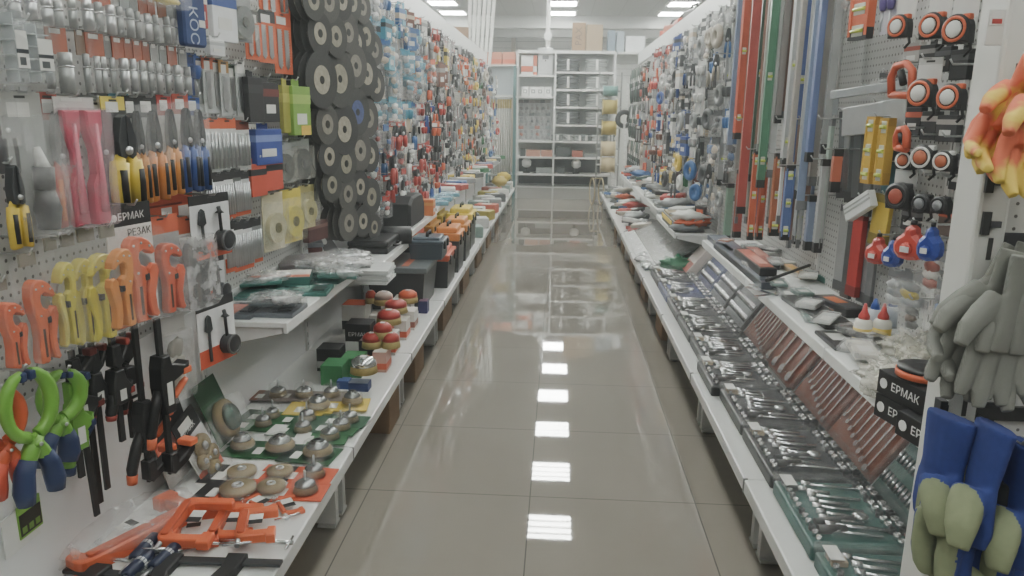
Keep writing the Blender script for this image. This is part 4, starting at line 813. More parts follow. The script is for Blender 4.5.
def tote(l, w, h):
    b = MB(); t = .86
    b.add([(-l/2*t, -w/2*t, 0), (l/2*t, -w/2*t, 0), (l/2*t, w/2*t, 0), (-l/2*t, w/2*t, 0), (-l/2, -w/2, h), (l/2, -w/2, h), (l/2, w/2, h), (-l/2, w/2, h)], [(0,3,2,1),(4,5,6,7),(0,1,5,4),(1,2,6,5),(2,3,7,6),(3,0,4,7)], mat('#3a3d40', .4))
    rim = MB().box(-l/2-.012, l/2+.012, -w/2-.012, w/2+.012, h-.02, h+.012, mat('#6a7275', .4), .006)
    return [S('tub', b), S('lid', rim, S('lid_stripe', MB().box(-l*.4, l*.1, -w*.2, -w*.08, h+.0115, h+.013, mat('#c96a4a'))))]
put(tote(.46, .33, .24), 'storage_tote', 'large dark grey storage tote with a lid', 'storage tote', (-.895, 4.30, ZB), PI/2)
put(toolbox(.22, .2, .13, '#4a5560', '#56626e'), 'small_toolbox', 'small blue grey case standing on the grey tote', 'toolbox', (-.765, 4.42, ZB+.253), PI/2)
for i, (x, y, z, l, w, h, b, ld, nm) in enumerate((
    (-.78, 4.84, ZB, .36, .19, .25, '#2f3032', '#d9592e', 'black toolbox with orange lid next to the grey tote'), (-1.0, 5.0, ZB, .36, .2, .33, '#2f3032', '#dd6134', 'tall black toolbox with orange lid in the back'),
    (-.77, 5.3, ZB, .3, .18, .32, '#2f3032', '#e08a2e', 'black toolbox with amber lid, first at the edge'), (-.77, 5.72, ZB, .3, .18, .32, '#2f3032', '#e0902e', 'black toolbox with amber lid, second at the edge'),
    (-1.0, 5.55, ZB, .38, .2, .34, '#2c2d2f', '#dfa02e', 'large black toolbox with amber lid in the back'), (-.80, 6.25, ZB, .36, .2, .34, '#2c2d2f', '#ecd02a', 'black toolbox with bright yellow lid'), (-1.02, 6.1, ZB, .36, .2, .34, '#3a3c3a', '#c9b42e', 'black toolbox with olive yellow lid in the back'))):
    put(C(toolbox, l, w, h, b, ld), 'toolbox', nm, 'toolbox', (x, y, z), PI/2+.0, 'toolboxes on the left base shelf')
# ------------------------------------------------------------------ gloves on the end cap
def fuse(mb, voxel=.004, smooth=6, mats=None, pick=None):
    me = mb.mesh('t'); ob = bpy.data.objects.new('t', me); COL.objects.link(ob)
    r = ob.modifiers.new('r', 'REMESH'); r.mode = 'VOXEL'; r.voxel_size = voxel
    s = ob.modifiers.new('s', 'SMOOTH'); s.iterations = smooth; s.factor = .5
    dg = bpy.context.evaluated_depsgraph_get(); dg.update()
    m2_ = bpy.data.meshes.new_from_object(ob.evaluated_get(dg)); bpy.data.objects.remove(ob); bpy.data.meshes.remove(me)
    out = MB(); out.v = [v.co.copy() for v in m2_.vertices]
    for p in m2_.polygons:
        out.f.append(list(p.vertices)); out.s.append(True); out.m.append(pick(p.center, p.normal) if pick else mats)
    bpy.data.meshes.remove(m2_); return out
def mottled(a, b, scale, rough=.7, lo=.45, hi=.55):
    m = bpy.data.materials.new('mottled'); m.use_nodes = True; nt = m.node_tree; bs = nt.nodes['Principled BSDF']
    tc = nt.nodes.new('ShaderNodeTexCoord'); nz = nt.nodes.new('ShaderNodeTexNoise'); nz.inputs['Scale'].default_value = scale; nz.inputs['Detail'].default_value = 3
    r = nt.nodes.new('ShaderNodeValToRGB'); r.color_ramp.elements[0].position = lo; r.color_ramp.elements[0].color = lin(a); r.color_ramp.elements[1].position = hi; r.color_ramp.elements[1].color = lin(b)
    nt.links.new(tc.outputs['Object'], nz.inputs['Vector']); nt.links.new(nz.outputs['Fac'], r.inputs[0]); nt.links.new(r.outputs[0], bs.inputs['Base Color']); bs.inputs['Roughness'].default_value = rough
    return m
def knit(c):
    m = bpy.data.materials.new('knit'); m.use_nodes = True; nt = m.node_tree; bs = nt.nodes['Principled BSDF']
    tc = nt.nodes.new('ShaderNodeTexCoord'); wv = nt.nodes.new('ShaderNodeTexWave'); wv.inputs['Scale'].default_value = 260; wv.inputs['Distortion'].default_value = 4
    mx = nt.nodes.new('ShaderNodeMix'); mx.data_type = 'RGBA'; L = lin(c); mx.inputs[6].default_value = tuple(x*.9 for x in L[:3])+(1,); mx.inputs[7].default_value = tuple(x*1.15 for x in L[:3])+(1,)
    nt.links.new(tc.outputs['Object'], wv.inputs['Vector']); nt.links.new(wv.outputs['Fac'], mx.inputs[0]); nt.links.new(mx.outputs[2], bs.inputs['Base Color'])
    bp = nt.nodes.new('ShaderNodeBump'); bp.inputs['Strength'].default_value = .15; bp.inputs['Distance'].default_value = .001; nt.links.new(wv.outputs['Fac'], bp.inputs['Height']); nt.links.new(bp.outputs['Normal'], bs.inputs['Normal'])
    bs.inputs['Roughness'].default_value = .9; return m
def glove_mb(fold=0., fat=1., curl=.1, cuff=.05, side=1, spread=1.):
    """hand hanging fingers down from its cuff: palm, four unequal fingers, thumb leaving the side"""
    m = MB(); k = WHITE()
    m.tube([(0, 0, 0), (0, 0, -cuff*.6), (0, 0, -cuff)], [.040, .036, .033], k, 16, .40)
    m.tube([(0, 0, -cuff*.8), (side*.002, 0, -cuff-.03), (side*.002, -.002, -cuff-.065), (0, -.003, -cuff-.088)], [.033, .040, .043, .038], k, 16, .34)
    for i, (x, L, r, sp) in enumerate(((-.0335, .066, .0088, -.30), (-.0115, .083, .0096, -.09), (.012, .077, .0093, .10), (.0335, .058, .0082, .34))):
        x *= side; sp *= side*spread; z0 = -cuff-.080; p = [(x*.85, 0, z0+.02), (x, -.002, z0)]
        a = curl*(1+.5*i)
        for t in (.4, .75, 1.): p.append((x+sp*L*t*.7, -.002-L*a*t*t*1.7, z0-.012-L*t*(1-.25*a*t)))
        m.tube(p, [r*fat*1.0, r*fat*1.08, r*fat*1.05, r*fat, r*fat*.66], k, 10)
    m.tube([(-side*.024, -.004, -cuff-.010), (-side*.043, -.010, -cuff-.032), (-side*.060, -.018, -cuff-.055), (-side*.068, -.024, -cuff-.080)], [.014*fat, .013*fat, .0112*fat, .0075*fat], k, 10)
    return m
GREYK = knit('#7f807a')
YO = mottled('#e2c23c', '#dd6b45', 11, .75, .46, .54)
BLUEF, OLIVE = mat('#27397f', .85, 0, .15, 90), mat('#7d8562', .9, 0, .15, 60)
def place_glove(mb, u, v, y, tilt, yaw, label, name='work_glove', group=None, s=1., lean=0.):
    p = onY(u, v, y)
    sp = Spec('glove', mb)
    o = put(sp, name, label, 'glove', p, (lean, tilt, yaw), group, s); return o
FLAT = Matrix.Diagonal((1.12, .72, 1, 1))
gg = [fuse(glove_mb(0, 1.38, .12, .055, 1, .75).xf(FLAT), .0026, 4, GREYK), fuse(glove_mb(0, 1.38, .3, .055, -1, .7).xf(FLAT), .0026, 4, GREYK), fuse(glove_mb(0, 1.38, .06, .055, 1, .65).xf(FLAT), .0026, 4, GREYK)]
for i, (u, v, y, t, yw, k, nm) in enumerate(((1016, 250, 1.185, .46, .1, 1, 'grey knitted glove swung farthest left on the end panel'), (1014, 258, 1.16, .32, .15, 0, 'grey knitted glove, second from the left, fingers fanned'), (1020, 252, 1.145, .24, -.1, 2, 'grey knitted glove in the middle of the bunch'), (1026, 256, 1.12, .12, .15, 2, 'grey knitted glove in front with the longest finger down'), (1036, 258, 1.13, .02, .2, 0, 'grey knitted glove at the right edge of the photo'), (1034, 245, 1.17, .25, 0, 2, 'grey knitted glove behind the others at the right'))):
    place_glove(gg[k], u, v, y, t, yw, nm, 'knitted_glove', 'grey knitted gloves', 1.02)
yy = [fuse(glove_mb(0, 1.35, .15, .05, 1, .4), .0030, 4, YO), fuse(glove_mb(0, 1.38, .45, .05, -1, .35), .0030, 4, YO)]
for i, (u, v, y, t, yw, k, nm) in enumerate(((1030, 66, 1.17, .52, .4, 0, 'yellow and orange glove swung farthest left'), (1036, 60, 1.145, .36, -.2, 1, 'yellow and orange glove, second from the left'), (1042, 72, 1.12, .3, .5, 0, 'yellow and orange glove nearest the camera'), (1054, 66, 1.15, .16, .1, 1, 'yellow and orange glove at the right edge of the photo'))):
    place_glove(yy[k], u, v, y, t, yw, nm, 'coated_glove', 'yellow and orange gloves', .8)
pk = lambda c, n: OLIVE if (c.z < -.115 and c.x < .012 and n.y < .75) or c.x < -.05 else BLUEF
DARKC = mat('#2d2f33', .9)
pk2 = lambda c, n: OLIVE if c.z < -.06 else DARKC
bb = [fuse(glove_mb(0, 1.45, .10, .085, 1, .35).xf(Matrix.Diagonal((1.12, 1.5, 1.05, 1))), .0042, 6, None, pk), fuse(glove_mb(0, 1.45, .25, .085, -1, .3).xf(Matrix.Diagonal((1.1, 1.5, 1.05, 1))), .0042, 6, None, pk2), fuse(glove_mb(0, 1.45, .08, .085, 1, .3).xf(Matrix.Diagonal((1.12, 1.5, 1.08, 1))), .0042, 6, None, lambda c, n: BLUEF if c.x > -.045 else OLIVE)]
for i, (u, v, y, t, yw, k, nm) in enumerate(((952, 416, 1.165, .12, .8, 0, 'blue glove with grey green fingertips, leftmost of the bunch'), (972, 424, 1.15, .13, .8, 1, 'olive glove with blue cuff, second from the left'), (996, 426, 1.105, .17, .5, 2, 'large blue glove in the middle of the bunch'), (998, 476, 1.14, .18, .5, 1, 'pale olive glove hanging low between the blue ones'), (1030, 446, 1.10, .1, .5, 2, 'blue glove at the right edge of the photo'))):
    place_glove(bb[k], u, v, y, t, yw, nm, 'work_glove', 'blue and olive work gloves', .98)
def long_hook(L=.13):
    return [S('rod', MB().tube([(0, 0, 0), (0, -L, .003), (0, -L-.01, .014)], .0032, mat('#8f9090', .3, .8), 8)), S('back_plate', MB().box(-.03, .03, -.004, 0, -.012, .022, mat('#55565a', .4, .4)))]
for u, v, nm in ((1004, 246, 'dark hook holding the grey knitted gloves'), (1032, 60, 'dark hook holding the yellow orange gloves'), (975, 414, 'dark hook holding the blue work gloves')):
    p = onY(u, v, 1.2335); put(C(long_hook), 'panel_hook', nm, 'hook', p, 0)
def hook_bar(w): return [S('bar', MB().box(-w/2, w/2, -.012, -.004, -.012, .012, mat('#4a4b4d', .4, .5))), S('end_clip', MB().box(-w/2-.012, -w/2, -.02, 0, -.022, .022, mat('#3a3a3c', .5)))]
p = onY(990, 411, 1.2335); put(hook_bar(.16), 'hook_rail', 'dark rail clipped to the end panel above the blue gloves', 'hook', p, 0)
for u, v, k in ((989, 181, 0), (985, 223, 1), (983, 160, 2)):
    p = onY(u, v, 1.2195); put([S('clip', MB().box(-.006, .006, -.006, 0, -.018, .018, mat('#3e3f40', .5))), S('tongue', MB().box(.006, .02, -.01, -.002, -.006, .004, mat('#55565a', .4)))], 'slot_clip', 'small dark clip in the slots of the white post, %s from the top' % ORD[(1, 2, 0)[k]], 'clip', p, 0, 'clips in the white post')
p = onY(996, 10, 1.215); put([S('holder', MB().box(-.012, .012, -.006, 0, -.05, 0, mat('#d0d0cc', .4))), S('paper', MB().box(-.009, .009, -.0075, -.006, -.022, -.002, PAPER())), S('red_mark', MB().box(-.007, .007, -.008, -.0072, -.02, -.013, mat('#b8403a')))], 'price_tag', 'small white price tag holder near the top of the post', 'price tag', p, 0)

# ------------------------------------------------------------------ right wall near bay: tape measures, chalk lines
def tape_measure(w, h, c='#2c2c2e', acc='#e2622f', card=True, lab='#dcdcd8'):
    R = min(w*.5, h*.34 if card else h*.5); z = -h+R
    pr = [S('body', MB().poly(arc(0, z, R*.96, 180, 0, 12)+[(R*.98, z-R*.9), (-R*.8, z-R*.9)], -.038, -.004, P(c), .006)), S('rim', MB().torus(R*.72, R*.11, P(acc, .4), 20, 8, (0, -.038, z), 'y', .6)), S('label', MB().lathe([(R*.55, -.039), (R*.5, -.042), (0, -.042)], P(lab), 14, (0, 0, z), 'y'))]
    pr.append(S('lock_button', MB().box(R*.3, R*.85, -.03, -.012, z+R*.55, z+R*.95, P(acc, .4), .004)))
    pr.append(S('wrist_strap', MB().tube([(R*.8, -.02, z-R*.6), (R*1.0, -.02, z-R*1.3), (R*.6, -.02, z-R*1.7)], .004, BLACK(), 6)))
    if card: pr.append(S('hang_card', card_mb(R*1.7, h-R*1.7, '#dcdcd9', '#c8c8c5', .2)))
    return pr
TM = [(896, 916, -6, 40, 'first'), (928, 951, -8, 41, 'second'), (952, 978, -8, 46, 'third')]
for i, (u0, u1, v0, v1, o_) in enumerate(TM):
    HR(u0, v0, u1, v1, .14, tape_measure, ('#2c2c2e', '#df6231'), 'tape_measure', 'black and orange tape measure in the top row, %s from the left' % o_, 'tape measure', 'tape measures', phi=.55)
for i, (u0, u1, v0, v1, nm) in enumerate(((916, 941, 60, 109, 'black and orange tape measure with white card, second row'), (946, 970, 66, 112, 'black and orange tape measure beside the post, second row'))):
    HR(u0, v0, u1, v1, .14, tape_measure, ('#2c2c2e', '#df6231', i == 0), 'tape_measure', nm, 'tape measure', 'tape measures', phi=.55)
def loop_tool(w, h):
    return [S('handle', MB().tube([(-w*.35, -.02, -h*.9), (-w*.45, -.02, -h*.4), (-w*.3, -.02, -h*.05), (w*.1, -.02, 0), (w*.35, -.02, -h*.2), (w*.45, -.02, -h*.9)], .011, P('#d9582e', .35), 8)), S('black_core', MB().tube([(-w*.1, -.02, -h*.2), (w*.08, -.02, -h*.6)], .01, BLACK(), 8)), S('cross_bar', MB().cyl((-w*.4, -.02, -h*.9), (w*.5, -.02, -h*.95), .01, P('#d9582e', .35), 8))]
HR(897, 64, 920, 98, .15, loop_tool, (), 'handle_tool', 'orange looped handle with black core in the second row', 'hand tool')
HR(903, 129, 914, 150, .15, loop_tool, (), 'handle_tool', 'small orange looped handle above the white ovals', 'hand tool')
for i, (u0, u1, v0, v1, nm) in enumerate(((903, 920, 138, 170, 'black tape measure with white oval label, left'), (918, 940, 136, 170, 'black tape measure with white oval label, middle'), (941, 960, 138, 172, 'black tape measure with white oval label, right'))):
    HR(u0, v0, u1, v1, .13, tape_measure, ('#2a2a2c', '#e4e4e0', False, '#c9683f'), 'tape_measure', nm, 'tape measure', 'tape measures with white ovals', phi=.6)
for i, (u0, u1, v0, v1, nm, c) in enumerate(((893, 917, 168, 210, 'black tape measure with coloured label on white card', '#3a3a3e'), (921, 938, 176, 213, 'black tape measure in the fourth row', '#39393d'), (940, 956, 178, 214, 'black tape measure in the fourth row next to the post', '#36363a'))):
    HR(u0, v0, u1, v1, .13, tape_measure, ('#29292b', c, i == 0, '#b0503a' if i == 0 else '#8a8d90'), 'tape_measure', nm, 'tape measure', 'tape measures of the fourth row', phi=.55)
def chalk_reel(w, h, c):
    pts = [(0, 0), (.16, -.1), (.2, -.25), (.42, -.42), (.5, -.62), (.46, -.82), (.3, -.96), (0, -1), (-.3, -.96), (-.46, -.82), (-.5, -.62), (-.42, -.42), (-.2, -.25), (-.16, -.1)]
    return [S('case', MB().poly([(a*w, b*h) for a, b in pts], -.045, -.004, P(c, .3), .01)), S('crank', MB().lathe([(w*.2, -.044), (w*.18, -.052), (0, -.053)], P(c, .25), 14, (0, 0, -h*.66), 'y'), S('label', MB().box(-w*.14, w*.14, -.0545, -.0525, -h*.76, -h*.6, PAPER()))), S('nozzle', MB().cyl((0, -.024, 0), (0, -.024, h*.12), w*.1, BLACK(), 8))]
for i, (u0, u1, v0, v1, c, nm) in enumerate(((873, 893, 236, 263, '#c93c30', 'red chalk reel, left one'), (890, 907, 239, 266, '#2f4aa5', 'blue chalk reel between the red ones'), (903, 931, 224, 259, '#cf4233', 'red chalk reel, larger and nearer one'), (926, 947, 226, 260, '#2f48a8', 'blue chalk reel next to the post'))):
    HR(u0, v0, u1, v1, .16, chalk_reel, (c,), 'chalk_reel', nm, 'chalk line', 'chalk reels', phi=.6)
for i, (u0, u1, v0, v1, c, c2, nm) in enumerate(((888, 912, 272, 308, '#8f9498', '#c3c6c8', 'grey tool in a clear blister under the chalk reels'), (904, 930, 274, 312, '#c9b33a', '#8d9296', 'yellow and grey tool in a clear blister'), (925, 945, 252, 292, '#d9d6d0', '#b85a4a', 'white and red tool in a clear pack by the post'), (936, 956, 282, 330, '#40548f', '#6a6a70', 'dark blue pack beside the post'), (908, 926, 300, 332, '#7d6a5c', '#3a3a3c', 'brown and black pack above the plastic bags'))):
    HR(u0, v0, u1, v1, .13, bag_pack, (c, c2, '#8a8d90', i+3), 'blister_pack', nm, 'pack')
# fill between the rows
for i, (u0, u1, v0, v1, c, hd) in enumerate(((911, 925, 40, 66, '#a8a6a2', '#b04a35'), (926, 940, 42, 70, '#3a3a3c', '#8a8a88'), (942, 956, 44, 72, '#38383a', '#55565a'), (958, 974, 46, 80, '#303032', '#4a4a4c'), (912, 926, 104, 136, '#35353a', '#c95a3a'), (928, 942, 108, 140, '#3a3a3c', '#b9b5b0'), (944, 962, 112, 142, '#48484a', '#b9b5b0'), (884, 898, 112, 160, '#4a4b4d', '#9a9a98'), (958, 972, 150, 190, '#3a3a3c', '#77777a'), (946, 962, 204, 236, '#6a5a52', '#c95a3a'), (908, 922, 206, 230, '#3a3a3d', '#77777a'))):
    HR(u0, v0, u1, v1, .09, box_pack, (.02, c, hd, i % 2 == 0), 'carded_tool', 'dark carded tool between the tape measure rows, %s of the fillers' % ORD[i], 'hand tool', 'dark carded tools behind the tape measures')
# squares, rules and levels hanging left of the tape measures
HR(858, -20, 875, 38, .12, level_tool, ('#d9602f',), 'spirit_level', 'short orange level cut by the top of the photo', 'level')
HR(846, -20, 856, 12, .1, bag_pack, ('#c96a4a', '#a8a09a', '#b9b5b0', 2), 'small_pack', 'small pack of red parts at the top of the photo', 'pack')
HR(884, -20, 898, 34, .1, driver_pack, ('#6a5a9a', 2, '#c9c6cf', '#7a6aa0'), 'small_pack', 'purple and white carded pack left of the tape measures', 'pack')
HR(880, 74, 902, 96, .1, bag_pack, ('#4a4a4c', '#77777a', '#3a3a3c', 6), 'small_pack', 'bag of dark parts on the white pegboard', 'pack')
def square(w, h, c='#c9ccce'):
    return [S('stock', MB().box(-w/2, w/2, -.022, -.004, -h*.34, 0, mat(c, .3, .7), .002)), S('blade', MB().box(-w*.48, -w*.48+.03, -.014, -.011, -h, -h*.3, mat('#aeb2b4', .3, .8)))]
HR(836, 86, 900, 112, .13, square, (), 'try_square', 'broad pale aluminium square lying across its hook', 'square', tilt=-.06)
HR(845, 103, 902, 190, .11, square, ('#d4d6d6',), 'try_square', 'aluminium square with a long blade hanging down', 'square', tilt=-.1)
for i, (u0, u1, v0, v1, c, t) in enumerate(((838, 847, 112, 196, '#5d6063', -.12), (846, 855, 116, 200, '#4d5053', -.12), (853, 862, 118, 206, '#66696b', -.1), (860, 869, 122, 204, '#505355', -.1), (866, 873, 126, 214, '#707375', -.06))):
    HR(u0, v0, u1, v1, .1, stick, (c, '#3a3a3c', .01), 'steel_rule', 'dark steel rule hanging tilted under the squares, %s from the left' % ORD[i], 'ruler', 'dark steel rules', tilt=t)
def two_levels(w, h):
    a = level_tool(w*.46, h, '#d9b02a', '#c79a22'); b = shift(level_tool(w*.44, h*.97, '#d4a92a', '#c79a22'), w*.48, 0, -h*.02)
    return [S('backing_card', card_mb(w*1.05, h*.2, '#b9bab6', None, .2))]+shift(a, -w*.24)+shift(b, -w*.0)
HR(871, 118, 888, 182, .13, two_levels, (), 'level_pack', 'pack of two short yellow levels in clear plastic', 'level')
HR(884, 150, 898, 200, .08, card_pack, (), 'dark_card', 'teal card behind the tape measure with coloured label', 'pack')
HR(877, 196, 892, 244, .11, stick, ('#d3b52e', '#8a7a2a', .015), 'folding_rule', 'yellow folding rule hanging above the left red chalk reel', 'ruler', tilt=.06)
HR(855, 214, 864, 294, .09, stick, ('#b8352f', '#8a2a26', .02), 'red_rule', 'long red rule hanging behind the shelf', 'ruler')
for i, (u0, u1, v0, v1, c) in enumerate(((848, 856, 210, 296, '#55585a'), (864, 871, 222, 300, '#8d9092'), (871, 877, 228, 304, '#77797b'), (840, 848, 206, 288, '#9a9c9d'))):
    HR(u0, v0, u1, v1, .07, stick, (c, '#55585a', .012), 'steel_rule', 'grey rule hanging low beside the red rule, %s one' % ORD[i], 'ruler', 'grey rules around the red rule')
HR(850, 198, 874, 222, .15, lambda w, h: [S('block', MB().box(-w/2, w/2, -.03, -.004, -h*.7, 0, mat('#dfe2e2', .35), .002)), S('grooves', MB().box(-w/2-.001, w/2+.001, -.031, -.028, -h*.4, -h*.32, mat('#a9acac')).box(-w/2-.001, w/2+.001, -.031, -.028, -h*.22, -h*.16, mat('#a9acac')))], (), 'white_profile', 'white ribbed profile end poking out above the red rule', 'profile', tilt=-.5)
# tall levels and profiles
TALL = [(720, 740, -40, 184, '#b9bcbc', 'L', 'broad grey aluminium level at the far end of the tall levels'), (737, 748, -40, 138, '#cf5a38', 'L', 'tall orange level next to the broad grey one'), (743, 757, -40, 212, '#b34a40', 'S', 'tall red rail reaching down behind the shelf'),
        (750, 758, -40, 160, '#c9c4bc', 'S', 'pale rail in front of the red one'), (755, 766, -40, 180, '#456b58', 'L', 'dark green level, first of two'), (763, 775, -40, 186, '#4f8a6a', 'L', 'green level with pale edge, second of two'), (772, 781, -40, 150, '#b9bfb9', 'S', 'pale green edged rail beside the green levels'),
        (779, 789, -40, 122, '#8a8480', 'S', 'grey brown rail in the middle of the tall levels'), (787, 797, -40, 165, '#b9bcbd', 'L', 'silver level left of the blue ones'), (795, 806, -40, 192, '#5a6fae', 'L', 'tall blue level, left of the two'), (803, 816, -40, 197, '#b4b9bd', 'L', 'silver level hanging in front of the blue ones'), (812, 822, -40, 160, '#6a7aa8', 'S', 'tall blue rail, right of the two'), (820, 829, -40, 150, '#a8acae', 'S', 'grey rail next to the wide grey panel'), (827, 840, -40, 152, '#9da09f', 'S', 'wide grey profile at the near end of the tall levels'),
        (748, 758, 150, 238, '#d2623a', 'L', 'orange level hanging low, first of three'), (756, 766, 158, 238, '#c95a35', 'L', 'orange level hanging low, second of three'), (768, 784, 154, 234, '#b5663e', 'L', 'orange brown level hanging low, third of three'), (780, 793, 166, 238, '#5f74ac', 'L', 'blue level hanging low beside the orange ones'), (792, 803, 190, 242, '#a9b0b4', 'L', 'silver level hanging low beside the blue one'), (803, 814, 196, 248, '#8b98b4', 'S', 'blue grey rail hanging low'), (814, 826, 160, 250, '#a5a8a8', 'S', 'grey rail hanging low near the perforated panel'), (732, 744, 170, 236, '#b5483a', 'S', 'red rail hanging low at the far end'), (722, 733, 184, 240, '#7fa08c', 'S', 'pale green rail hanging low at the far end'), (828, 842, 150, 190, '#c9684a', 'S', 'short orange grey pack beside the steel rules')]
for i, (u0, u1, v0, v1, c, k, nm) in enumerate(TALL):
    X = XR-.075-.05*(i % 3)
    um, vm = (u0+u1)/2, (v0+v1)/2
    y = onX(um, vm, X).y; zt, zb = z_at(X, y, v0), z_at(X, y, v1)
    wd = abs(onY(u1, vm, y).x-onY(u0, vm, y).x)
    put((level_tool if k == 'L' else stick)(min(wd*.62, .06), zt-zb, c, d=.025), 'spirit_level' if k == 'L' else 'rail', nm, 'level' if k == 'L' else 'rail', (X, y, zt), rnd.uniform(-.15, .25), 'tall levels and rails')
    HOOKS.append(('R', y-.012, min(zt, 2.05), XR-X+.03))

q7 = random.Random(5)
for i in range(30):
    u = 728+i*3.6+q7.uniform(-1, 1); X = XR-.05-.04*(i % 4)
    v0 = -40 if i % 3 else 120; v1 = (q7.choice([118, 150, 176, 200]) if v0 < 0 else q7.choice([222, 238]))+(8 if u > 790 else 0)
    y = onX(u, (v0+v1)/2, X).y; zt, zb = z_at(X, y, v0), z_at(X, y, v1)
    c, cn = (('#c3c6c4', 'pale grey'), ('#9fb0a6', 'grey green'), ('#a9a39c', 'beige grey'), ('#8f6a5c', 'dull red'), ('#7f8fae', 'grey blue'), ('#dadcd8', 'white'))[(i*5+i//6) % 6]
    put(stick(.013+.008*(i % 3), zt-zb, c, '#77797a', .018), 'rail', 'thin %s rail among the tall levels, %s, %s from the far end' % (cn, 'upper row' if v0 < 0 else 'lower row', ORD[i % 15]), 'rail', (X, y, zt), q7.uniform(-.2, .3), 'thin rails among the tall levels')
    HOOKS.append(('R', y-.01, min(zt, 2.05), XR-X+.02))

# ------------------------------------------------------------------ right upper shelf
def bottle(R, h):
    return [S('bottle_body', MB().lathe([(R*.9, 0), (R, .004), (R, h*.52), (R*.8, h*.6), (R*.42, h*.64)], mat('#e2e0d6', .25), 18)), S('label', MB().lathe([(R*1.01, h*.12), (R*1.01, h*.4)], mat('#e0bf2a'), 18)), S('cap', MB().lathe([(R*.62, h*.62), (R*.6, h*.7), (R*.34, h*.8), (R*.14, h*1.0), (0, h*1.0)], P('#d23a36', .3), 16))]
for i, (u, v, nm) in enumerate(((867, 343, 'white bottle with red cone cap and yellow label, left one'), (886, 343, 'white bottle with red cone cap and yellow label, right one'))):
    put(C(bottle, .027, .125), 'chalk_bottle', nm, 'bottle', at(u-6, v, ZU), 0, 'chalk powder bottles')
for i, (u, v) in enumerate(((862, 333), (880, 330))):
    put([S('bottle_body', MB().lathe([(.022, 0), (.024, .07), (.01, .08)], mat('#c9d0dc', .3), 14)), S('cap', MB().lathe([(.015, .076), (.012, .09), (.004, .11), (0, .11)], P('#2f55b0', .3), 12))], 'chalk_bottle', 'bottle with blue cap behind the red capped ones, %s' % ('left', 'right')[i], 'bottle', at(u, v, ZU, .04, .02), 0, 'blue capped bottles')
for i, (u, v, r, nm) in enumerate(((884, 396, (.085, .11, .042), 'crumpled clear plastic bag at the shelf front'), (905, 362, (.07, .09, .04), 'crumpled clear plastic bag behind the front one'))):
    p = at(u, v, ZU); put(Spec('bag', MB().blob((0, 0, r[2]*.9), r, film('#f4f1e2', .42, .9), 11+i, .3, 28, 18, 4.)), 'plastic_bag', nm, 'plastic bag', (p.x+.03, p.y, ZU+.002), .3*i)
    put(Spec('parts', MB().blob((0, 0, .02), (.05, .07, .02), mat('#dcd8c4', .5), 5+i, .25, 16, 8)), 'white_parts', 'pale plastic parts inside the crumpled bag, %s' % ('front', 'back')[i], 'parts', (p.x+.03, p.y, ZU+.004), .2)
for i, (u, v, z, nm) in enumerate(((910, 421, ZU, 'lower black carton with white lettering beside the post'), (906, 418, ZU+.056, 'upper black carton with white lettering beside the post'), (932, 436, ZU, 'black carton with white lettering half hidden by the post'))):
    b = C(ermak_box, .16, .1, .055)
    p = at(910, 421, ZU) if i < 2 else at(934, 441, ZU)
    put([b[0], S('lettering', text_front('ЕРМАК', .026, mat('#e8e8e6'), .012, -.0505, .027)), S('emblem', MB().ring(.007, .012, -.0512, -.05, mat('#e8e8e6'), 12, (-.058, 0, .027)))], 'carton', nm, 'carton', (p.x+.0, p.y-.03, ZU if i != 1 else ZU+.057), -PI/2+.25)
p = at(910, 421, ZU)
put([S('reel', MB().lathe([(.02, 0), (.055, 0), (.055, .008), (.05, .01), (.05, .02), (.055, .022), (.055, .028), (.02, .028)], P('#2d2d2f'), 24)), S('orange_band', MB().lathe([(.0555, .006), (.057, .006), (.057, .02), (.0555, .02)], P('#e2622f'), 24))], 'tape_reel', 'black reel with orange band on top of the black cartons', 'reel', (p.x+.0, p.y-.03, ZU+.113), 0)
put([S('carton', MB().box(-.04, .04, -.03, .03, 0, .05, P('#c0543a'), .002)), S('label', MB().box(-.03, .02, -.031, -.03, .01, .03, PAPER()))], 'carton', 'small red carton behind the black lettered cartons', 'carton', at(930, 408, ZU, .03, 0), -PI/2)
def flat_case(l, w, h, body, top, win=None):
    pr = [S('case', MB().box(-l/2, l/2, -w/2, w/2, 0, h, P(body, .35), .004)), S('lid_window', MB().box(-l*.44, l*.44, -w*.4, w*.4, h-.0004, h+.001, mat(top, .3)))]
    if win: pr.append(S('paper_insert', MB().box(-l*.3, l*.1, -w*.3, w*.2, h+.0008, h+.0016, mat(win, .5))))
    return pr
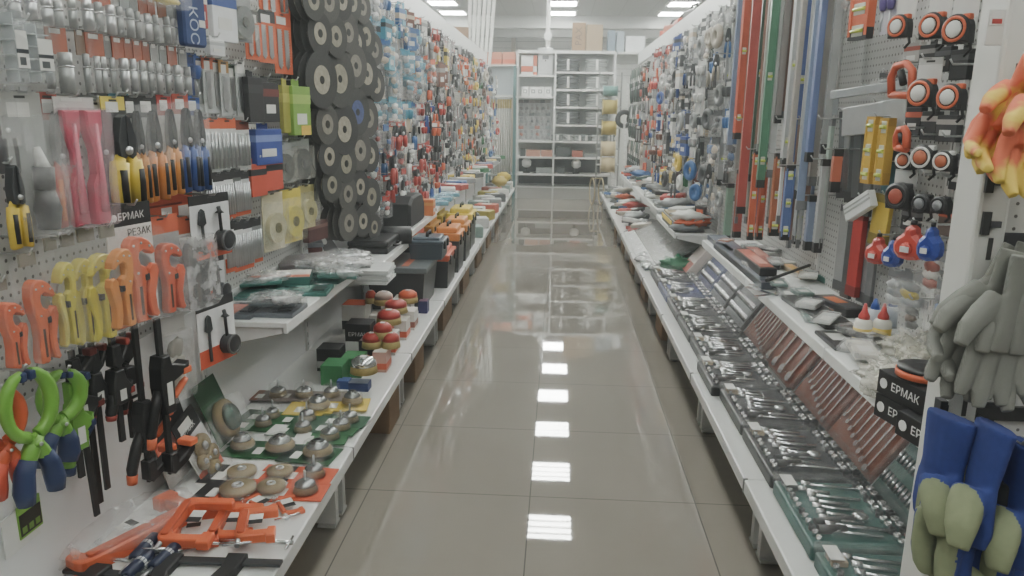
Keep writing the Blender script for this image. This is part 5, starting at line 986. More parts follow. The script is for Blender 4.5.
for i, (A, B, w, h, z, b, t, wn, nm) in enumerate((((722, 248), (764, 290), .06, .03, 0, '#3a3e4a', '#59606c', None, 'long dark case at the front of the right shelf'), ((718, 240), (736, 258), .1, .03, 0, '#45495a', '#6a7080', None, 'blue grey case at the far end of the right shelf'), ((742, 262), (766, 284), .07, .035, .031, '#2c2c2e', '#c96a58', '#e0a090', 'red topped black box stacked on the long case'), ((750, 252), (772, 270), .07, .03, .0, '#2c2c2e', '#b9604e', '#d8a090', 'second red topped black box behind'), ((794, 300), (840, 330), .1, .02, 0, '#2b2b2d', '#3a3a3c', None, 'flat black case lying on the right shelf'), ((822, 302), (858, 318), .09, .03, 0, '#303032', '#44464a', '#d8703a', 'black tray with an orange packet'), ((830, 334), (852, 352), .1, .012, 0, '#222224', '#2c2c2e', '#d0d0cc', 'thin black folder with a white label at the shelf front'), ((786, 268), (806, 280), .05, .02, 0, '#b9a58a', '#d8a04a', '#e0b050', 'small yellow orange pack on the right shelf'), ((812, 276), (846, 290), .06, .025, 0, '#3f7a70', '#5a948a', '#c9c9c5', 'teal box with white insert on the right shelf'))):
    a, b2 = onZ(*A, ZU), onZ(*B, ZU); d = b2-a; c = (a+b2)/2
    x = max(.835+w/2-.02, min(c.x, 1.1-w/2)) if i < 3 else c.x
    put(flat_case(max(.08, d.length), w, h, b, t, wn), 'flat_case', nm, 'case', (x, c.y, ZU+z), math.atan2(d.y, d.x) if i > 2 else PI/2)
p = at(793, 283, ZU); put(Spec('rod', MB().cyl((-.22, 0, .008), (.22, 0, .008), .007, BLACK(), 8)), 'black_rod', 'thin black rod lying across the right shelf', 'rod', (p.x-.02, p.y, ZU+.036), .9)
for i, (u, v, a) in enumerate(((776, 296, .5), (788, 292, .9))):
    put(Spec('square', MB().box(0, .16, -.012, .012, 0, .003, CHROME()).box(-.012, .012, 0, .1, 0, .008, CHROME())), 'steel_square', 'steel angle square lying on the shelf, %s' % ('left', 'right')[i], 'square', (onZ(u, v, ZU).x, onZ(u, v, ZU).y, ZU+.001+.004*i), a+PI/2, 'steel angle squares')

# ------------------------------------------------------------------ tool sets on the right base shelf
def tool_set(w, d, c, kind='socket', seed=1, lab=True, h=.045, inner=None):
    """open moulded case seen from above: x along the run, front at -y"""
    q = random.Random(seed); ic = inner or c
    pr = [S('case', MB().box(-w/2, w/2, -d/2, d/2, 0, h, P(c, .4), .008)), S('tray', MB().box(-w/2+.012, w/2-.012, -d/2+.012, d/2-.012, h-.0005, h+.001, mat(ic, .5, 0, .2, 40)))]
    z = h+.001
    if kind == 'socket':
        n = int(w/.028)
        for r_, (yy_, rr_) in enumerate(((d/2-.028, .012), (d/2-.058, .010), (-d/2+.024, .008))):
            for i in range(n):
                x = -w/2+.028+i*(w-.05)/(n-1)
                pr.append(S('socket', MB().lathe([(rr_, 0), (rr_, .016), (rr_*.7, .0165), (rr_*.6, .010), (0, .010)], CHROME() if i % 3 else DARKST(), 10, (x, yy_, z))))
        for i in range(9):
            y = -d/2+.05+q.uniform(0, .02); x = -w/2+.035+i*(w-.07)/9
            L = d*.44+q.uniform(-.05, .04)
            pr.append(S('extension_bar', MB().cyl((x, y, z+.006), (x+.02, y+L, z+.006), .0065 if i % 2 else .005, CHROME(), 8), S('bar_end', MB().cyl((x, y, z+.007), (x+.003, y+.025, z+.007), .010, CHROME(), 10))))
        rx = w*.2
        pr.append(S('ratchet', MB().tube([(rx, -d*.36, z+.008), (rx-.03, d*.06, z+.008)], [.010, .007], mat('#47494b', .4), 8), S('ratchet_head', MB().lathe([(.020, 0), (.021, .014), (.012, .018), (0, .018)], CHROME(), 16, (rx-.034, d*.1, z)))))
        pr.append(S('grip_handle', MB().cyl((w*.32, -d*.38, z+.01), (w*.30, -d*.12, z+.01), .012, P(q.choice(['#d8602f', '#2f2f31', '#2f2f31'])), 10)))
        pr.append(S('bit_holder', MB().box(-w*.42, -w*.3, -d*.44, -d*.3, z, z+.014, mat('#b9a58a' if q.random() < .5 else '#5a5c5e'), .002)))
    elif kind == 'wrench':
        n = 8
        for i in range(n):
            x = -w/2+.04+i*(w-.08)/(n-1); L = d*(.52+.38*i/n)
            wm = MB(); one_ = wrench_parts(.022+.008*i/n, L)
            for p_ in one_: wm.merge(p_.mb)
            pr.append(S('wrench', wm.rot(-PI/2, 'X').mv(x, d/2-.02, z)))
    elif kind == 'big':
        for i in range(4):
            x = -w/2+.06+i*(w-.12)/3
            wm = MB()
            for p_ in wrench_parts(.055, d*.8): wm.merge(p_.mb)
            pr.append(S('wrench', wm.rot(-PI/2, 'X').mv(x, d*.4, z)))
    elif kind == 'rows':
        n = int(w/.022)
        for r_ in range(3):
            for i in range(n):
                x = -w/2+.022+i*(w-.044)/(n-1); y = -d/2+.05+r_*d*.3
                pr.append(S('bit_socket', MB().cyl((x, y, z+.006), (x, y+d*.16, z+.006), .006, CHROME(), 8)))
    if lab: pr.append(S('price_label', MB().box(-w*.46, -w*.28, -d*.46, -d*.34, z+.024, z+.0248, PAPER())))
    pr.append(S('shrink_film', MB().box(-w/2-.004, w/2+.004, -d/2-.004, d/2+.004, h-.01, h+.03, film('#ffffff', .10, .5), .008)))
    return pr
TEAL, BLK, BRN = '#2c5f58', '#313335', '#8a4a34'
FL = [(1.42, .35, TEAL, 'nearest teal tool set, cut by the bottom of the photo'), (1.955, .36, TEAL, 'teal tool set with a round ratchet, second from the camera'), (2.345, .37, BLK, 'black tool set beside the teal ones'), (2.735, .37, BLK, 'black tool set, fourth from the camera'), (3.10, .33, BLK, 'black tool set in puffy film, fifth from the camera'), (3.46, .36, BLK, 'black tool set, sixth from the camera'), (3.86, .38, BLK, 'black tool set, seventh from the camera'), (4.27, .4, '#3a3c40', 'grey black tool set before the blue one'), (4.7, .4, '#39457a', 'dark blue tool set'), (5.12, .4, '#34363c', 'grey tool set with silver film, farthest of the sets')]
FL[0] = (1.575, .36, TEAL, FL[0][3])
for i, (y, w, c, nm) in enumerate(FL):
    put(tool_set(w, .29, c, 'socket', i+1), 'tool_set', nm, 'tool set', (.815-(.03 if i == 4 else 0), y, ZBR), -PI/2, 'tool sets lying on the right base shelf')
LN = [(1.62, .36, TEAL, 'rows', None, 'teal bit set leaning, nearest the post'), (1.99, .34, TEAL, 'rows', None, 'teal bit set leaning beside the brown wrench sets'), (2.37, .37, BRN, 'wrench', '#a0583c', 'brown wrench set leaning, nearest the camera'), (2.76, .38, BRN, 'wrench', '#98523a', 'brown wrench set leaning, second from the camera'), (3.2, .42, BRN, 'big', '#9a5238', 'brown set of large wrenches leaning'), (3.62, .38, BRN, 'wrench', '#8f4c36', 'brown wrench set leaning, farthest of the brown ones'), (4.06, .4, BLK, 'rows', '#8a8d8f', 'open silver lid of rows of bits, leaning'), (4.5, .4, BLK, 'rows', '#77797c', 'open black edged lid with silver rows, leaning'), (4.94, .4, '#39457a', 'rows', '#5a6088', 'blue edged lid leaning at the far end')]
for i, (y, w, c, k, inn, nm) in enumerate(LN):
    put(tool_set(w, .235, c, k, i+31, False, .02, inn), 'tool_set', nm, 'tool set', (1.045, y, ZBR+.105), (.98, 0, -PI/2), 'tool sets leaning on the right wall')

q9 = random.Random(9)
for i in range(26):
    y = 1.95+2.2*i/26+q9.uniform(-.03, .03); x = q9.choice([.88, .93, 1.0, 1.05])+q9.uniform(-.01, .02)
    c, cn = q9.choice((('#8f9394', 'grey'), ('#b9bcbb', 'pale grey'), ('#3a3b3d', 'black'), ('#55585a', 'dark grey'), ('#4a6f68', 'teal'), ('#a8653f', 'rust orange'), ('#c9c7bd', 'cream')))
    l, w, h = q9.uniform(.08, .15), q9.uniform(.05, .08), q9.uniform(.008, .02)
    z = .0 if i % 2 else .022
    put([S('pack', MB().box(-l/2, l/2, -w/2, w/2, 0, h, P(c, .35), .003)), S('label', MB().box(-l*.3, l*.1, -w*.3, w*.25, h-.0004, h+.0008, PAPER())), S('clear_film', MB().box(-l/2-.004, l/2+.004, -w/2-.004, w/2+.004, .001, h+.006, film('#ffffff', .2, .8), .003))], 'flat_pack', '%s filmed flat pack, near right shelf, %s layer, %s from camera' % (cn, 'lower' if i % 2 else 'upper', ORD[i//2]), 'pack', (x, y, ZU+z+.0005), q9.uniform(.9, 2.2), 'flat packs on the near right shelf')
# ------------------------------------------------------------------ left upper shelves
Z1, Z2, Z3 = ZUL[3], ZUL[4], ZUL[5]
def clear_case(l, w, h, body, insert):
    return [S('case', MB().box(-l/2, l/2, -w/2, w/2, 0, h*.5, P(body, .35), .003)), S('insert', MB().box(-l*.45, l*.0, -w*.42, w*.3, h*.5, h*.5+.001, mat(insert, .5))), S('contents', MB().box(l*.08, l*.4, -w*.3, w*.1, h*.5, h*.7, DARKST(), .003).cyl((-l*.3, w*.36, h*.6), (l*.4, w*.36, h*.6), h*.1, CHROME(), 8)), S('clear_lid', MB().box(-l/2, l/2, -w/2, w/2, h*.5, h, film(body, .22, .3), .003))]
for i, (u, v, z, l, w, h, c, ins, r, nm) in enumerate((
    (243, 313, 0, .12, .17, .032, '#6a7078', '#d07a68', 0, 'grey clear lidded case with red insert at the near end of the shelf'), (279, 312, 0, .15, .16, .032, '#6a7078', '#8f9498', 0, 'grey clear lidded case with dark tools, beside the first'),
    (256, 296, 0, .13, .14, .028, '#3c8077', '#5a948a', .2, 'teal clear case lying behind the grey cases'), (286, 295, 0, .12, .15, .028, '#3c8077', '#7fb0a6', -.2, 'teal clear case, second from the near end'), (312, 292, 0, .14, .15, .03, '#38786f', '#8fb5ac', .1, 'teal clear case at the shelf front'), (326, 280, 0, .16, .13, .03, '#38786f', '#5a948a', -.1, 'teal clear case with a raised edge, farthest'), (300, 283, 0, .14, .13, .026, '#5f6668', '#a9adad', .1, 'grey clear case between the teal ones'))):
    put(clear_case(l, w, h, c, ins), 'clear_case', nm, 'case', at(u, v, Z1), r, 'clear lidded cases')
put([S('box', MB().box(-.16, .16, -.07, .07, 0, .05, P('#2f6a60'), .003)), S('printed_top', MB().box(-.158, .158, -.068, .068, .0495, .0512, mat('#ded9d2'))), S('red_band', MB().box(-.158, .158, -.068, -.03, .051, .052, mat('#cf6a50')))], 'teal_box', 'long teal box with a white and red top', 'box', at(280, 290, Z1, -.06, .05), .25)
put([S('sleeve', MB().box(-.11, .11, -.07, .07, 0, .02, mat('#6f6668', .4), .004)), S('clear_film', MB().blob((0, 0, .014), (.12, .08, .018), film('#ffffff', .2, .5), 4, .1))], 'grey_sleeve', 'purple grey plastic sleeve lying tilted on the cases', 'pack', at(304, 263, Z1+.035), (.1, -.08, .5))
for i in range(3): put([S('cover', MB().box(-.08, .08, -.06, .06, 0, .022, mat(('#6a7080', '#7a4a48', '#8d9098')[i], .5), .002)), S('page_block', MB().box(-.078, .0805, -.058, .058, .004, .018, PAPER()))], 'flat_box', ('grey blue', 'maroon', 'pale grey')[i]+' flat box in the stack at the back of the shelf', 'box', at(304, 256, Z1, 0, .02)+Vector((0, 0, .0225*i)), .2+.1*i, 'stack of flat boxes')
for i, (u, v) in enumerate(((330, 264), (348, 258))):
    put([S('packet', MB().blob((0, 0, .018), (.09, .06, .018), mat('#c9cccf', .18, .7, .1, 30, .4), 21+i, .12)), S('clear_film', MB().blob((0, 0, .02), (.1, .065, .022), film('#ffffff', .25, .8), 31+i, .2))], 'silver_packet', 'crumpled silver packet on the shelf under the discs, %s' % ('nearer', 'farther')[i], 'packet', at(u, v, Z1+.01), (0, .1, .6))
for i, (u, v, r, c) in enumerate(((262, 283, .3, '#3c8077'), (318, 268, -.3, '#8d9294'), (338, 276, .2, '#4a7d76'), (350, 268, .5, '#9aa0a2'), (276, 303, .1, '#5a6166'), (340, 266, .1, '#77706f'))):
    put([S('card', MB().box(-.075, .075, -.055, .055, 0, .012, mat(c, .4), .003)), S('parts', MB().cyl((-.05, -.02, .02), (.05, -.015, .02), .006, CHROME(), 8)), S('clear_film', MB().blob((0, 0, .018), (.09, .065, .022), film('#ffffff', .3, .9), 50+i, .2, 22, 12))], 'filmed_pack', '%s pack in crinkled film among the clear cases, %s from the near end' % ({'#3c8077': 'teal', '#8d9294': 'grey', '#4a7d76': 'dull teal', '#9aa0a2': 'pale grey', '#5a6166': 'slate', '#77706f': 'brown grey'}[c], ORD[(0, 2, 4, 5, 1, 3)[i]]), 'pack', at(u, v, Z1+.036), (0, .06*(i % 3-1), r), 'filmed packs on the left upper shelf')
put([S('label', MB().box(-.08, .08, -.09, .09, 0, .03, mat('#4a4a4e', .4), .004)), S('circle', MB().lathe([(.03, .0305), (.03, .032), (0, .032)], PAPER(), 18))], 'dark_pack', 'dark pack with a pale circle propped at the back of the shelf', 'pack', at(318, 243, Z1+.03), (.9, 0, 1.3))
for i in range(5): put(Spec('sheet', MB().box(-.07, .07, -.1, .1, 0, .012, mat(('#d5d8d6', '#c5c9c8')[i % 2], .5), .001)), 'paper_pack', 'white paper packs stacked under the black case, %s from the bottom' % ORD[i], 'paper', at(376, 280, Z2)+Vector((0, 0, .0125*i)), .08*(i % 3), 'white paper packs')
put([S('case', MB().box(-.15, .15, -.11, .11, 0, .035, mat('#2c2d2f', .4), .01)), S('lid', MB().box(-.15, .15, -.11, .11, .036, .07, mat('#323335', .35), .012)), S('handle', MB().tube([(-.05, -.115, .035), (-.045, -.14, .035), (.045, -.14, .035), (.05, -.115, .035)], .007, BLACK(), 8))], 'black_case', 'flat black carrying case on the middle shelf', 'case', (-1.0, 4.03, Z2), PI/2)
put([S('roll', MB().cyl((-.1, 0, .05), (.1, 0, .05), .05, mat('#333436', .5), 18)), S('end_tag', MB().cyl((.1, 0, .05), (.103, 0, .05), .03, mat('#a08a6a'), 14))], 'black_roll', 'black roll beside the flat carrying case', 'roll', (-.93, 4.22, Z2), .2)
def tool_bag(l, w, h):
    pts = [(-l/2, 0), (l/2, 0), (l/2, h*.62), (l*.36, h*.95), (l*.2, h), (-l*.3, h), (-l/2, h*.8)]
    return [S('bag_body', MB().poly(pts, -w/2, w/2, mat('#2a2b2c', .7, 0, .15, 60), .015)), S('zip', MB().box(-l*.3, l*.2, -w*.03, w*.03, h-.001, h+.003, mat('#55585a'))), S('handle', MB().tube([(-l*.15, 0, h), (-l*.12, 0, h+.04), (l*.1, 0, h+.04), (l*.13, 0, h)], .009, BLACK(), 8))]
put(tool_bag(.48, .26, .19), 'tool_bag', 'large black tool bag on the third shelf', 'bag', (-1.01, 4.7, Z3), PI/2+.0)
put(box_pack(.1, .12, .08, '#d9782f', '#e09a4a'), 'orange_pack', 'small orange pack beside the black tool bag', 'pack', (-.93, 5.15, Z3+.12), PI/2)
for i in range(6):
    put([S('pack', MB().box(-.11, .11, -.07, .07, 0, .03, mat(('#4f9ab8', '#78b5c9')[i % 2], .3), .004)), S('clear_film', MB().blob((0, 0, .02), (.12, .08, .026), film('#dff4ff', .25, .5), 40+i, .1))], 'blue_pack', 'flat sky blue pack lying on the third shelf, %s from the near end' % ORD[i], 'pack', (-1.0+.07*(i % 2), 5.42+.14*i, .70+.0005*i), .3*(i % 3), 'sky blue packs on the shelf')

# ------------------------------------------------------------------ walls further along: every hook its own pack
Q = random.Random(21)
CNAME = {OR: 'orange', '#d9772f': 'amber', RE: 'red', '#b9443a': 'dull red', BL: 'blue', '#3a6aa5': 'mid blue', GR: 'green', CY: 'cyan', '#5fb0c5': 'pale cyan', YE: 'yellow', '#d8c24a': 'pale yellow', '#3a3a3c': 'black', '#55585a': 'dark grey', '#9a9d9d': 'grey', '#d5d6d2': 'white', '#b8b0a0': 'beige', '#7a4a3a': 'brown', '#8a8d8f': 'steel'}
def far_item(kind, c, c2, w, h, v):
    if kind == 'hammer': return C1(hammer_parts, w*1.1, h, c2, c), 'hammer'
    if kind == 'pliers': return C1(plier_parts, h, w, c), 'pliers'
    if kind == 'drivers': return C1(driver_pack, w, h, c, 2, c2, c), 'screwdriver card'
    if kind == 'wrench': return C1(wrench_parts, w*.7, h), 'wrench'
    if kind == 'bag': return C1(bag_pack, w, h, c, c2, c, v), 'bagged pack'
    if kind == 'box': return C1(box_pack, w, h, .03, c, c2, True), 'box pack'
    if kind == 'saw': return C1(saw_pack, w, h, c2, c, 2), 'blade card'
    if kind == 'spatula': return C1(spatula_pack, w, h, c), 'spatula'
    if kind == 'roll': return C1(roll_pack, w*1.2, h*.7, c), 'roll'
    if kind == 'snips': return C1(carded_plier, w, h, c, None, c2, c, False), 'carded pincers'
    return C1(wheel_pack, w, h*.7, c2, c), 'wheel card'
CAT = {'hammer': 'hammer', 'pliers': 'pliers', 'screwdriver card': 'screwdriver', 'wrench': 'wrench', 'bagged pack': 'pack', 'box pack': 'pack', 'blade card': 'blade', 'spatula': 'spatula', 'roll': 'roll', 'carded pincers': 'pincers', 'wheel card': 'wheel'}
ROWS = ['topmost', 'second', 'third', 'fourth', 'fifth', 'sixth', 'seventh', 'eighth', 'lowest']
def fill(side, cols, rows, pal):
    """cols: list of distances along the run; rows: list of hang heights"""
    for ci, y in enumerate(cols):
        for ri, z in enumerate(rows):
            sec = pal(y, ri)
            if not sec: continue
            kinds, cs = sec
            kind = kinds[Q.randrange(len(kinds))]; c = cs[Q.randrange(len(cs))]; c2 = Q.choice(['#d5d6d2', '#9a9d9d', '#3a3a3c', '#c9b9a0'])
            dz = (rows[ri]-rows[ri+1]) if ri+1 < len(rows) else rows[ri-1]-rows[ri]
            h = round(dz*Q.choice([.95, 1.08, 1.25]), 2); w = Q.choice([.085, .10, .12])
            sp, nm = far_item(kind, c, c2, w, h, Q.randrange(3))
            off = Q.choice([.07, .11, .15, .19]) if ri else Q.choice([.05, .09])
            yy_ = y+Q.uniform(-.02, .02); zz = z+Q.uniform(-.02, .015)
            x = XL+off if side == 'L' else XR-off
            bay = int((yy_-2.31)/1.02)+2 if side == 'L' else int((yy_-2.22)/1.0)+2
            pos = int(((yy_-2.31) % 1.02)/.13) if side == 'L' else int(((yy_-2.22) % 1.0)/.13)
            HOOKS.append((side+'f', yy_, zz, off))
            cn = '' if kind == 'wrench' else CNAME[c]+' '
            lab = '%s%s, %s wall %s bay, %s row, %s from near end' % (cn or 'steel ', nm, 'left' if side == 'L' else 'right', ORD[bay-1], ROWS[ri], ORD[pos])
            put(sp, nm.replace(' ', '_'), lab, CAT[nm], (x, yy_, zz), (0, Q.uniform(-.04, .04), (PI/2 if side == 'L' else -PI/2)+Q.uniform(-.25, .25)+(-.25 if side == 'L' else .25)), 'packs on the %s wall, bay %s, %s row' % ('left' if side == 'L' else 'right', ORD[bay-1], ROWS[ri]))
def cols(a, b, s0, s1):
    o = []; y = a
    while y < b: o.append(y); y += s0+(s1-s0)*(y-a)/(b-a)
    return o
RW = [2.06, 1.90, 1.75, 1.60, 1.45, 1.30, 1.15, 1.0, .87]
def palL(y, r):
    if y < 5.35:
        if r < 5: return ['bag', 'box', 'drivers', 'bag'], [CY, '#5fb0c5', CY, '#3a6aa5', '#9a9d9d']
        if r < 8: return ['bag', 'snips'], [RE, '#b9443a', '#d5d6d2', '#3a6aa5']
        return ['bag'], ['#55585a', '#5fb0c5', RE]
    if y < 6.1:
        if r == 0: return ['saw', 'box'], [OR, '#7a4a3a', '#d5d6d2']
        if r == 2: return ['box', 'bag'], [OR, '#d9772f', CY]
        if r in (1, 3): return ['snips', 'drivers'], ['#55585a', '#7a4a3a', OR, '#9a9d9d']
        return ['drivers', 'hammer', 'pliers'], [RE, '#b9443a', OR, '#3a3a3c', BL]
    if y < 6.7:
        if r in (1, 2): return ['box', 'saw'], [YE, '#d8c24a', '#55585a', '#7a4a3a']
        return ['drivers', 'pliers', 'snips'], [RE, '#3a3a3c', OR, '#b9443a', '#55585a']
    if y < 7.9: return ['wrench', 'wrench', 'wrench', 'snips'], ['#8a8d8f', '#55585a', RE if r > 4 else '#9a9d9d']
    if y < 8.9:
        if r in (1, 2): return ['hammer', 'drivers', 'spatula'], [OR, OR, '#d9772f']
        return ['spatula', 'hammer', 'pliers'], [YE, '#d9772f', '#3a3a3c', OR]
    if y < 10.2: return ['spatula', 'drivers', 'pliers', 'roll'], [YE, '#3a3a3c', '#b8b0a0', '#7a4a3a', '#55585a', GR]
    return ['bag', 'roll', 'spatula', 'drivers'], ['#d5d6d2', '#d5d6d2', '#3a6aa5', RE, '#b8b0a0', '#55585a']
fill('L', cols(4.28, 11.9, .092, .17), RW, palL)
def palR(y, r):
    if y < 5.5: return ['bag', 'pliers', 'roll', 'drivers'], ['#9a9d9d', '#55585a', '#3a6aa5', '#d5d6d2', '#b8b0a0', '#55585a']
    if y < 7.2: return ['bag', 'roll', 'pliers', 'box'], ['#d5d6d2', '#9a9d9d', '#55585a', BL, '#3a3a3c', YE if r > 4 else '#55585a']
    if y < 9.2: return ['hammer', 'drivers', 'saw', 'spatula'], [OR, RE, '#7a4a3a', '#b8b0a0', OR, BL if r > 3 else '#b9443a']
    return None
RWR = [2.05, 1.89, 1.73, 1.57, 1.41, 1.25, 1.09, .93]
fill('R', cols(4.7, 9.2, .10, .15), RWR, palR)
for i, y in enumerate(cols(9.25, 11.3, .22, .26)):
    for r, z in enumerate((1.98, 1.5, 1.02)):
        put(C1(strap_hank, .16, .44, ('#2f3a35', '#3a3a3c', '#2c4a40')[(i+r) % 3], ('#d5d6d2', '#3f5a50', '#b8b0a0')[(i+2*r) % 3], i % 3), 'strap_hank', 'hank of dark and pale webbing straps, %s row, %s from the near end' % (('top', 'middle', 'bottom')[r], ORD[i]), 'strap', (XR-.08, y, z), -PI/2, 'webbing straps at the far right')
        HOOKS.append(('Rf', y, z, .1))
# right shelves and base further along: heaps of flat packs
for i in range(96):
    up = i < 54
    y = (5.3+4.9*((i % 18)/18)) if up else (7.2+4.0*(((i-54) % 14)/14))
    z = (.58 if y < 6.22 else .62) if up else ZBR
    x = XR-.15+Q.uniform(-.05, .03) if up else .76+Q.uniform(-.04, .14)
    lay_ = (i//18) if up else ((i-54)//14)
    c = Q.choice(['#55585a', '#9a9d9d', '#3a3a3c', '#d5d6d2', RE, '#3a6aa5', '#2f4a42', '#b8b0a0', OR, '#d5d6d2', '#77797b'])
    put([S('pack', MB().box(-.1, .1, -.07, .07, 0, .035, mat(c, .45), .008)), S('label', MB().box(-.05, .03, -.04, .04, .0348, .0362, PAPER()))] if i % 3 else Spec('heap', MB().blob((0, 0, .035), (.12, .09, .035), mat(c, .5), i, .25)), 'flat_pack', '%s pack on the far %s right shelf, %s layer, %s from the near end' % (CNAME.get(c, 'dark' if c != '#77797b' else 'mid grey'), 'upper' if up else 'base', ('lowest', 'middle', 'top')[lay_], ORD[(i % 18) if up else ((i-54) % 14)]), 'pack', (x, y, z+.0005+.037*lay_), (Q.uniform(-.05, .05)*lay_, Q.uniform(-.08, .08)*lay_, Q.uniform(-.6, .6)), 'packs on the far right shelves')
for i, (u0, u1, v0, v1, c, nm) in enumerate(((671, 678, 158, 183, YE, 'yellow handled tool hanging low on the right wall'), (684, 692, 156, 186, GR, 'green handled tool hanging low on the right wall'), (694, 704, 160, 186, '#7a3a2c', 'red brown tool hanging low beside the green one'), (678, 685, 158, 180, '#5a3a4a', 'dark purple tool between the yellow and green ones'))):
    HR(u0, v0, u1, v1, .12, lambda w, h, c: plier_parts(h, min(w, .09), c, None, .03), (c,), 'hand_tool', nm, 'hand tool')
for i in range(6):
    put([S('tray', MB().box(-.09, .09, -.06, .06, 0, .04, mat((OR, '#d9772f', '#e0a030')[i % 3], .5), .004)), S('contents', MB().blob((0, 0, .045), (.08, .05, .02), mat('#d98a3a', .5), i, .2, 12, 6))], 'orange_tray', 'orange tray of parts on the far right shelf, %s from the near end' % ORD[i], 'tray', (XR-.09, 7.9+.2*i, .62+.0005*i), -PI/2, 'orange trays on the far right shelf')
put([S('tub', MB().box(-.3, .3, -.1, .1, 0, .07, mat('#4a4d50', .4), .006)), S('contents', MB().box(-.29, .29, -.09, .09, .06, .085, mat('#9a8a6a', .6, 0, .3, 60), .004)), S('yellow_strip', MB().box(-.3, .2, -.105, -.1, .03, .06, P(YE)))], 'parts_tray', 'long dark tray of mixed parts with a yellow strip on the right shelf', 'tray', (XR-.2, 5.6, .58), -PI/2)
put([S('crate', MB().box(-.05, .05, -.05, .05, 0, .09, mat('#3a3a3c', .5), .004)), S('orange_label', MB().box(-.03, .03, -.0515, -.05, .03, .07, P(OR)))], 'small_box', 'small black box with orange label at the end of the parts tray', 'box', (XR-.08, 5.36, .665), -PI/2+.6)
# silver wrapped boards, green bag and box on the right base shelf
def board(l, w): return [S('board', MB().box(-l/2, l/2, -w/2, w/2, 0, .015, mat('#858a89', .22, .4, .2, 8), .002)), S('white_edge', MB().box(-l/2, l/2, -w/2-.001, -w/2+.09, .0148, .0165, mat('#dfe3e2', .3))), S('dark_marks', MB().box(l*.1, l*.2, -.02, .06, .0148, .0165, mat('#6a6462'))), S('clear_film', MB().box(-l/2-.01, l/2+.01, -w/2-.01, w/2+.01, .001, .03, film('#ffffff', .2, .8), .006))]
put(board(1.75, .46), 'wrapped_board', 'long silver film wrapped board slanting on the right base shelf', 'board', (.86, 6.35, ZBR+.09), (.42, 0, -PI/2))
put(Spec('bag', MB().blob((0, 0, .06), (.12, .16, .06), mat('#2f7a55', .25, 0, .2, 20, .3), 8, .18, 20, 12)), 'green_bag', 'shiny green plastic bag at the near end of the wrapped board', 'bag', (.90, 5.42, ZBR+.002), .2)
put([S('box', MB().box(-.11, .11, -.1, .1, 0, .06, mat('#d9cfc8', .5), .003)), S('red_print', MB().box(-.1, .1, -.101, -.02, .01, .0612, mat('#c46a5a', .5)))], 'box', 'white and red box leaning beside the green bag', 'box', (1.0, 5.25, ZBR+.10), (.9, 0, -PI/2))
for i, (x, y) in enumerate(((.70, 5.55), (.68, 5.8), (.73, 5.95))): put([S('packet', MB().blob((0, 0, .02), (.07, .09, .02), mat('#c5cbc9', .2, .5, .2, 40, .4), 60+i, .2)), S('clear_film', MB().blob((0, 0, .022), (.075, .095, .025), film('#ffffff', .3, .8), 70+i, .2))], 'silver_packet', 'crinkled silver packet in front of the green bag, %s' % ('nearest', 'middle', 'farthest')[i], 'packet', (x, y, ZBR+.003), .4*i, 'silver packets on the right base')
# far left base and shelves
for i in range(34):
    up = i < 16
    y = 6.4+5.4*(i/16) if up else 6.75+5.1*((i-16)/18)
    c = ['#d5d6d2', '#b9443a', '#3a6aa5', '#9a9d9d', YE, '#55585a', '#d5d6d2', GR][i % 8] if up else ['#d5d6d2', '#c9583f', '#8fa8a0', '#9a9d9d', '#d5d6d2', '#55585a', '#b8a83a'][i % 7]
    z = .70 if up else ZB
    put([S('pack', MB().box(-.12, .12, -.09, .09, 0, .05 if up else .1, mat(c, .45), .008)), S('label', MB().box(-.05, .05, -.05, .05, .05 if up else .1, .0512 if up else .1012, PAPER()))], 'flat_pack', '%s pack lying on the far left %s shelf, %s from the near end' % (CNAME.get(c, {'#c9583f': 'orange red', '#8fa8a0': 'grey green', '#b8a83a': 'olive'}.get(c)), 'upper' if up else 'base', ORD[(i if up else i-16) % 18]), 'pack', (XL+.17+.05*(i % 2) if up else -.80-.12*(i % 2), y, z+.0005), Q.uniform(-.4, .4), 'packs on the far left shelves')
for i, (y, c, nm) in enumerate(((8.6, '#b9a23a', 'olive yellow tub near the far end of the left base shelf'), (9.3, '#d8c02f', 'bright yellow tub near the far end of the left base shelf'))):
    put(Spec('bag', MB().blob((0, 0, .09), (.10, .10, .07), mat(c, .4), 80+i, .12)), 'yellow_bag', nm.replace('tub', 'bag'), 'bag', (-.80, 10.3+.7*i, ZB+.102), 0)
# ------------------------------------------------------------------ far end: shelving unit, reels, rods
YB = 12.5
def bx(u0, u1, v0, v1, y):       # a rectangle of the photo on the plane Y=y, in metres
    a, b = onY(u0, v1, y), onY(u1, v0, y); return a.x, b.x, a.z, b.z
x0, xm, x1 = onY(517, 130, YB).x, onY(554, 130, YB).x, onY(612.5, 130, YB).x
fr = MB(); GW = mat('#dfe2df', .5)
for x in (x0, xm, x1): fr.box(x-.015, x+.015, YB-.015, YB+.015, 0, 2.33, GW).box(x-.015, x+.015, YB+.43, YB+.46, 0, 2.33, GW)
bz = lambda v: onY(560, v, YB).z
sb = [S('frame', fr), S('back_panel', MB().box(x0, x1, YB+.44, YB+.455, .1, 2.33, mat('#c7ccca', .5))), S('plinth', MB().box(x0, x1, YB+.01, YB+.03, 0, bz(187), mat('#b4b5b0', .5)).box(x0, x1, YB, YB+.44, bz(187)-.02, bz(187), GW)), S('top_board', MB().box(x0, x1, YB-.02, YB+.45, 2.3, 2.345, GW))]
RB = [71.5, 89, 106.5, 124.5, 141, 157, 174]; LB = [75, 96.5, 141, 157, 174]
for v in RB: sb.append(S('board', MB().box(xm+.01, x1, YB-.01, YB+.44, bz(v)-.03, bz(v), WHITE())))
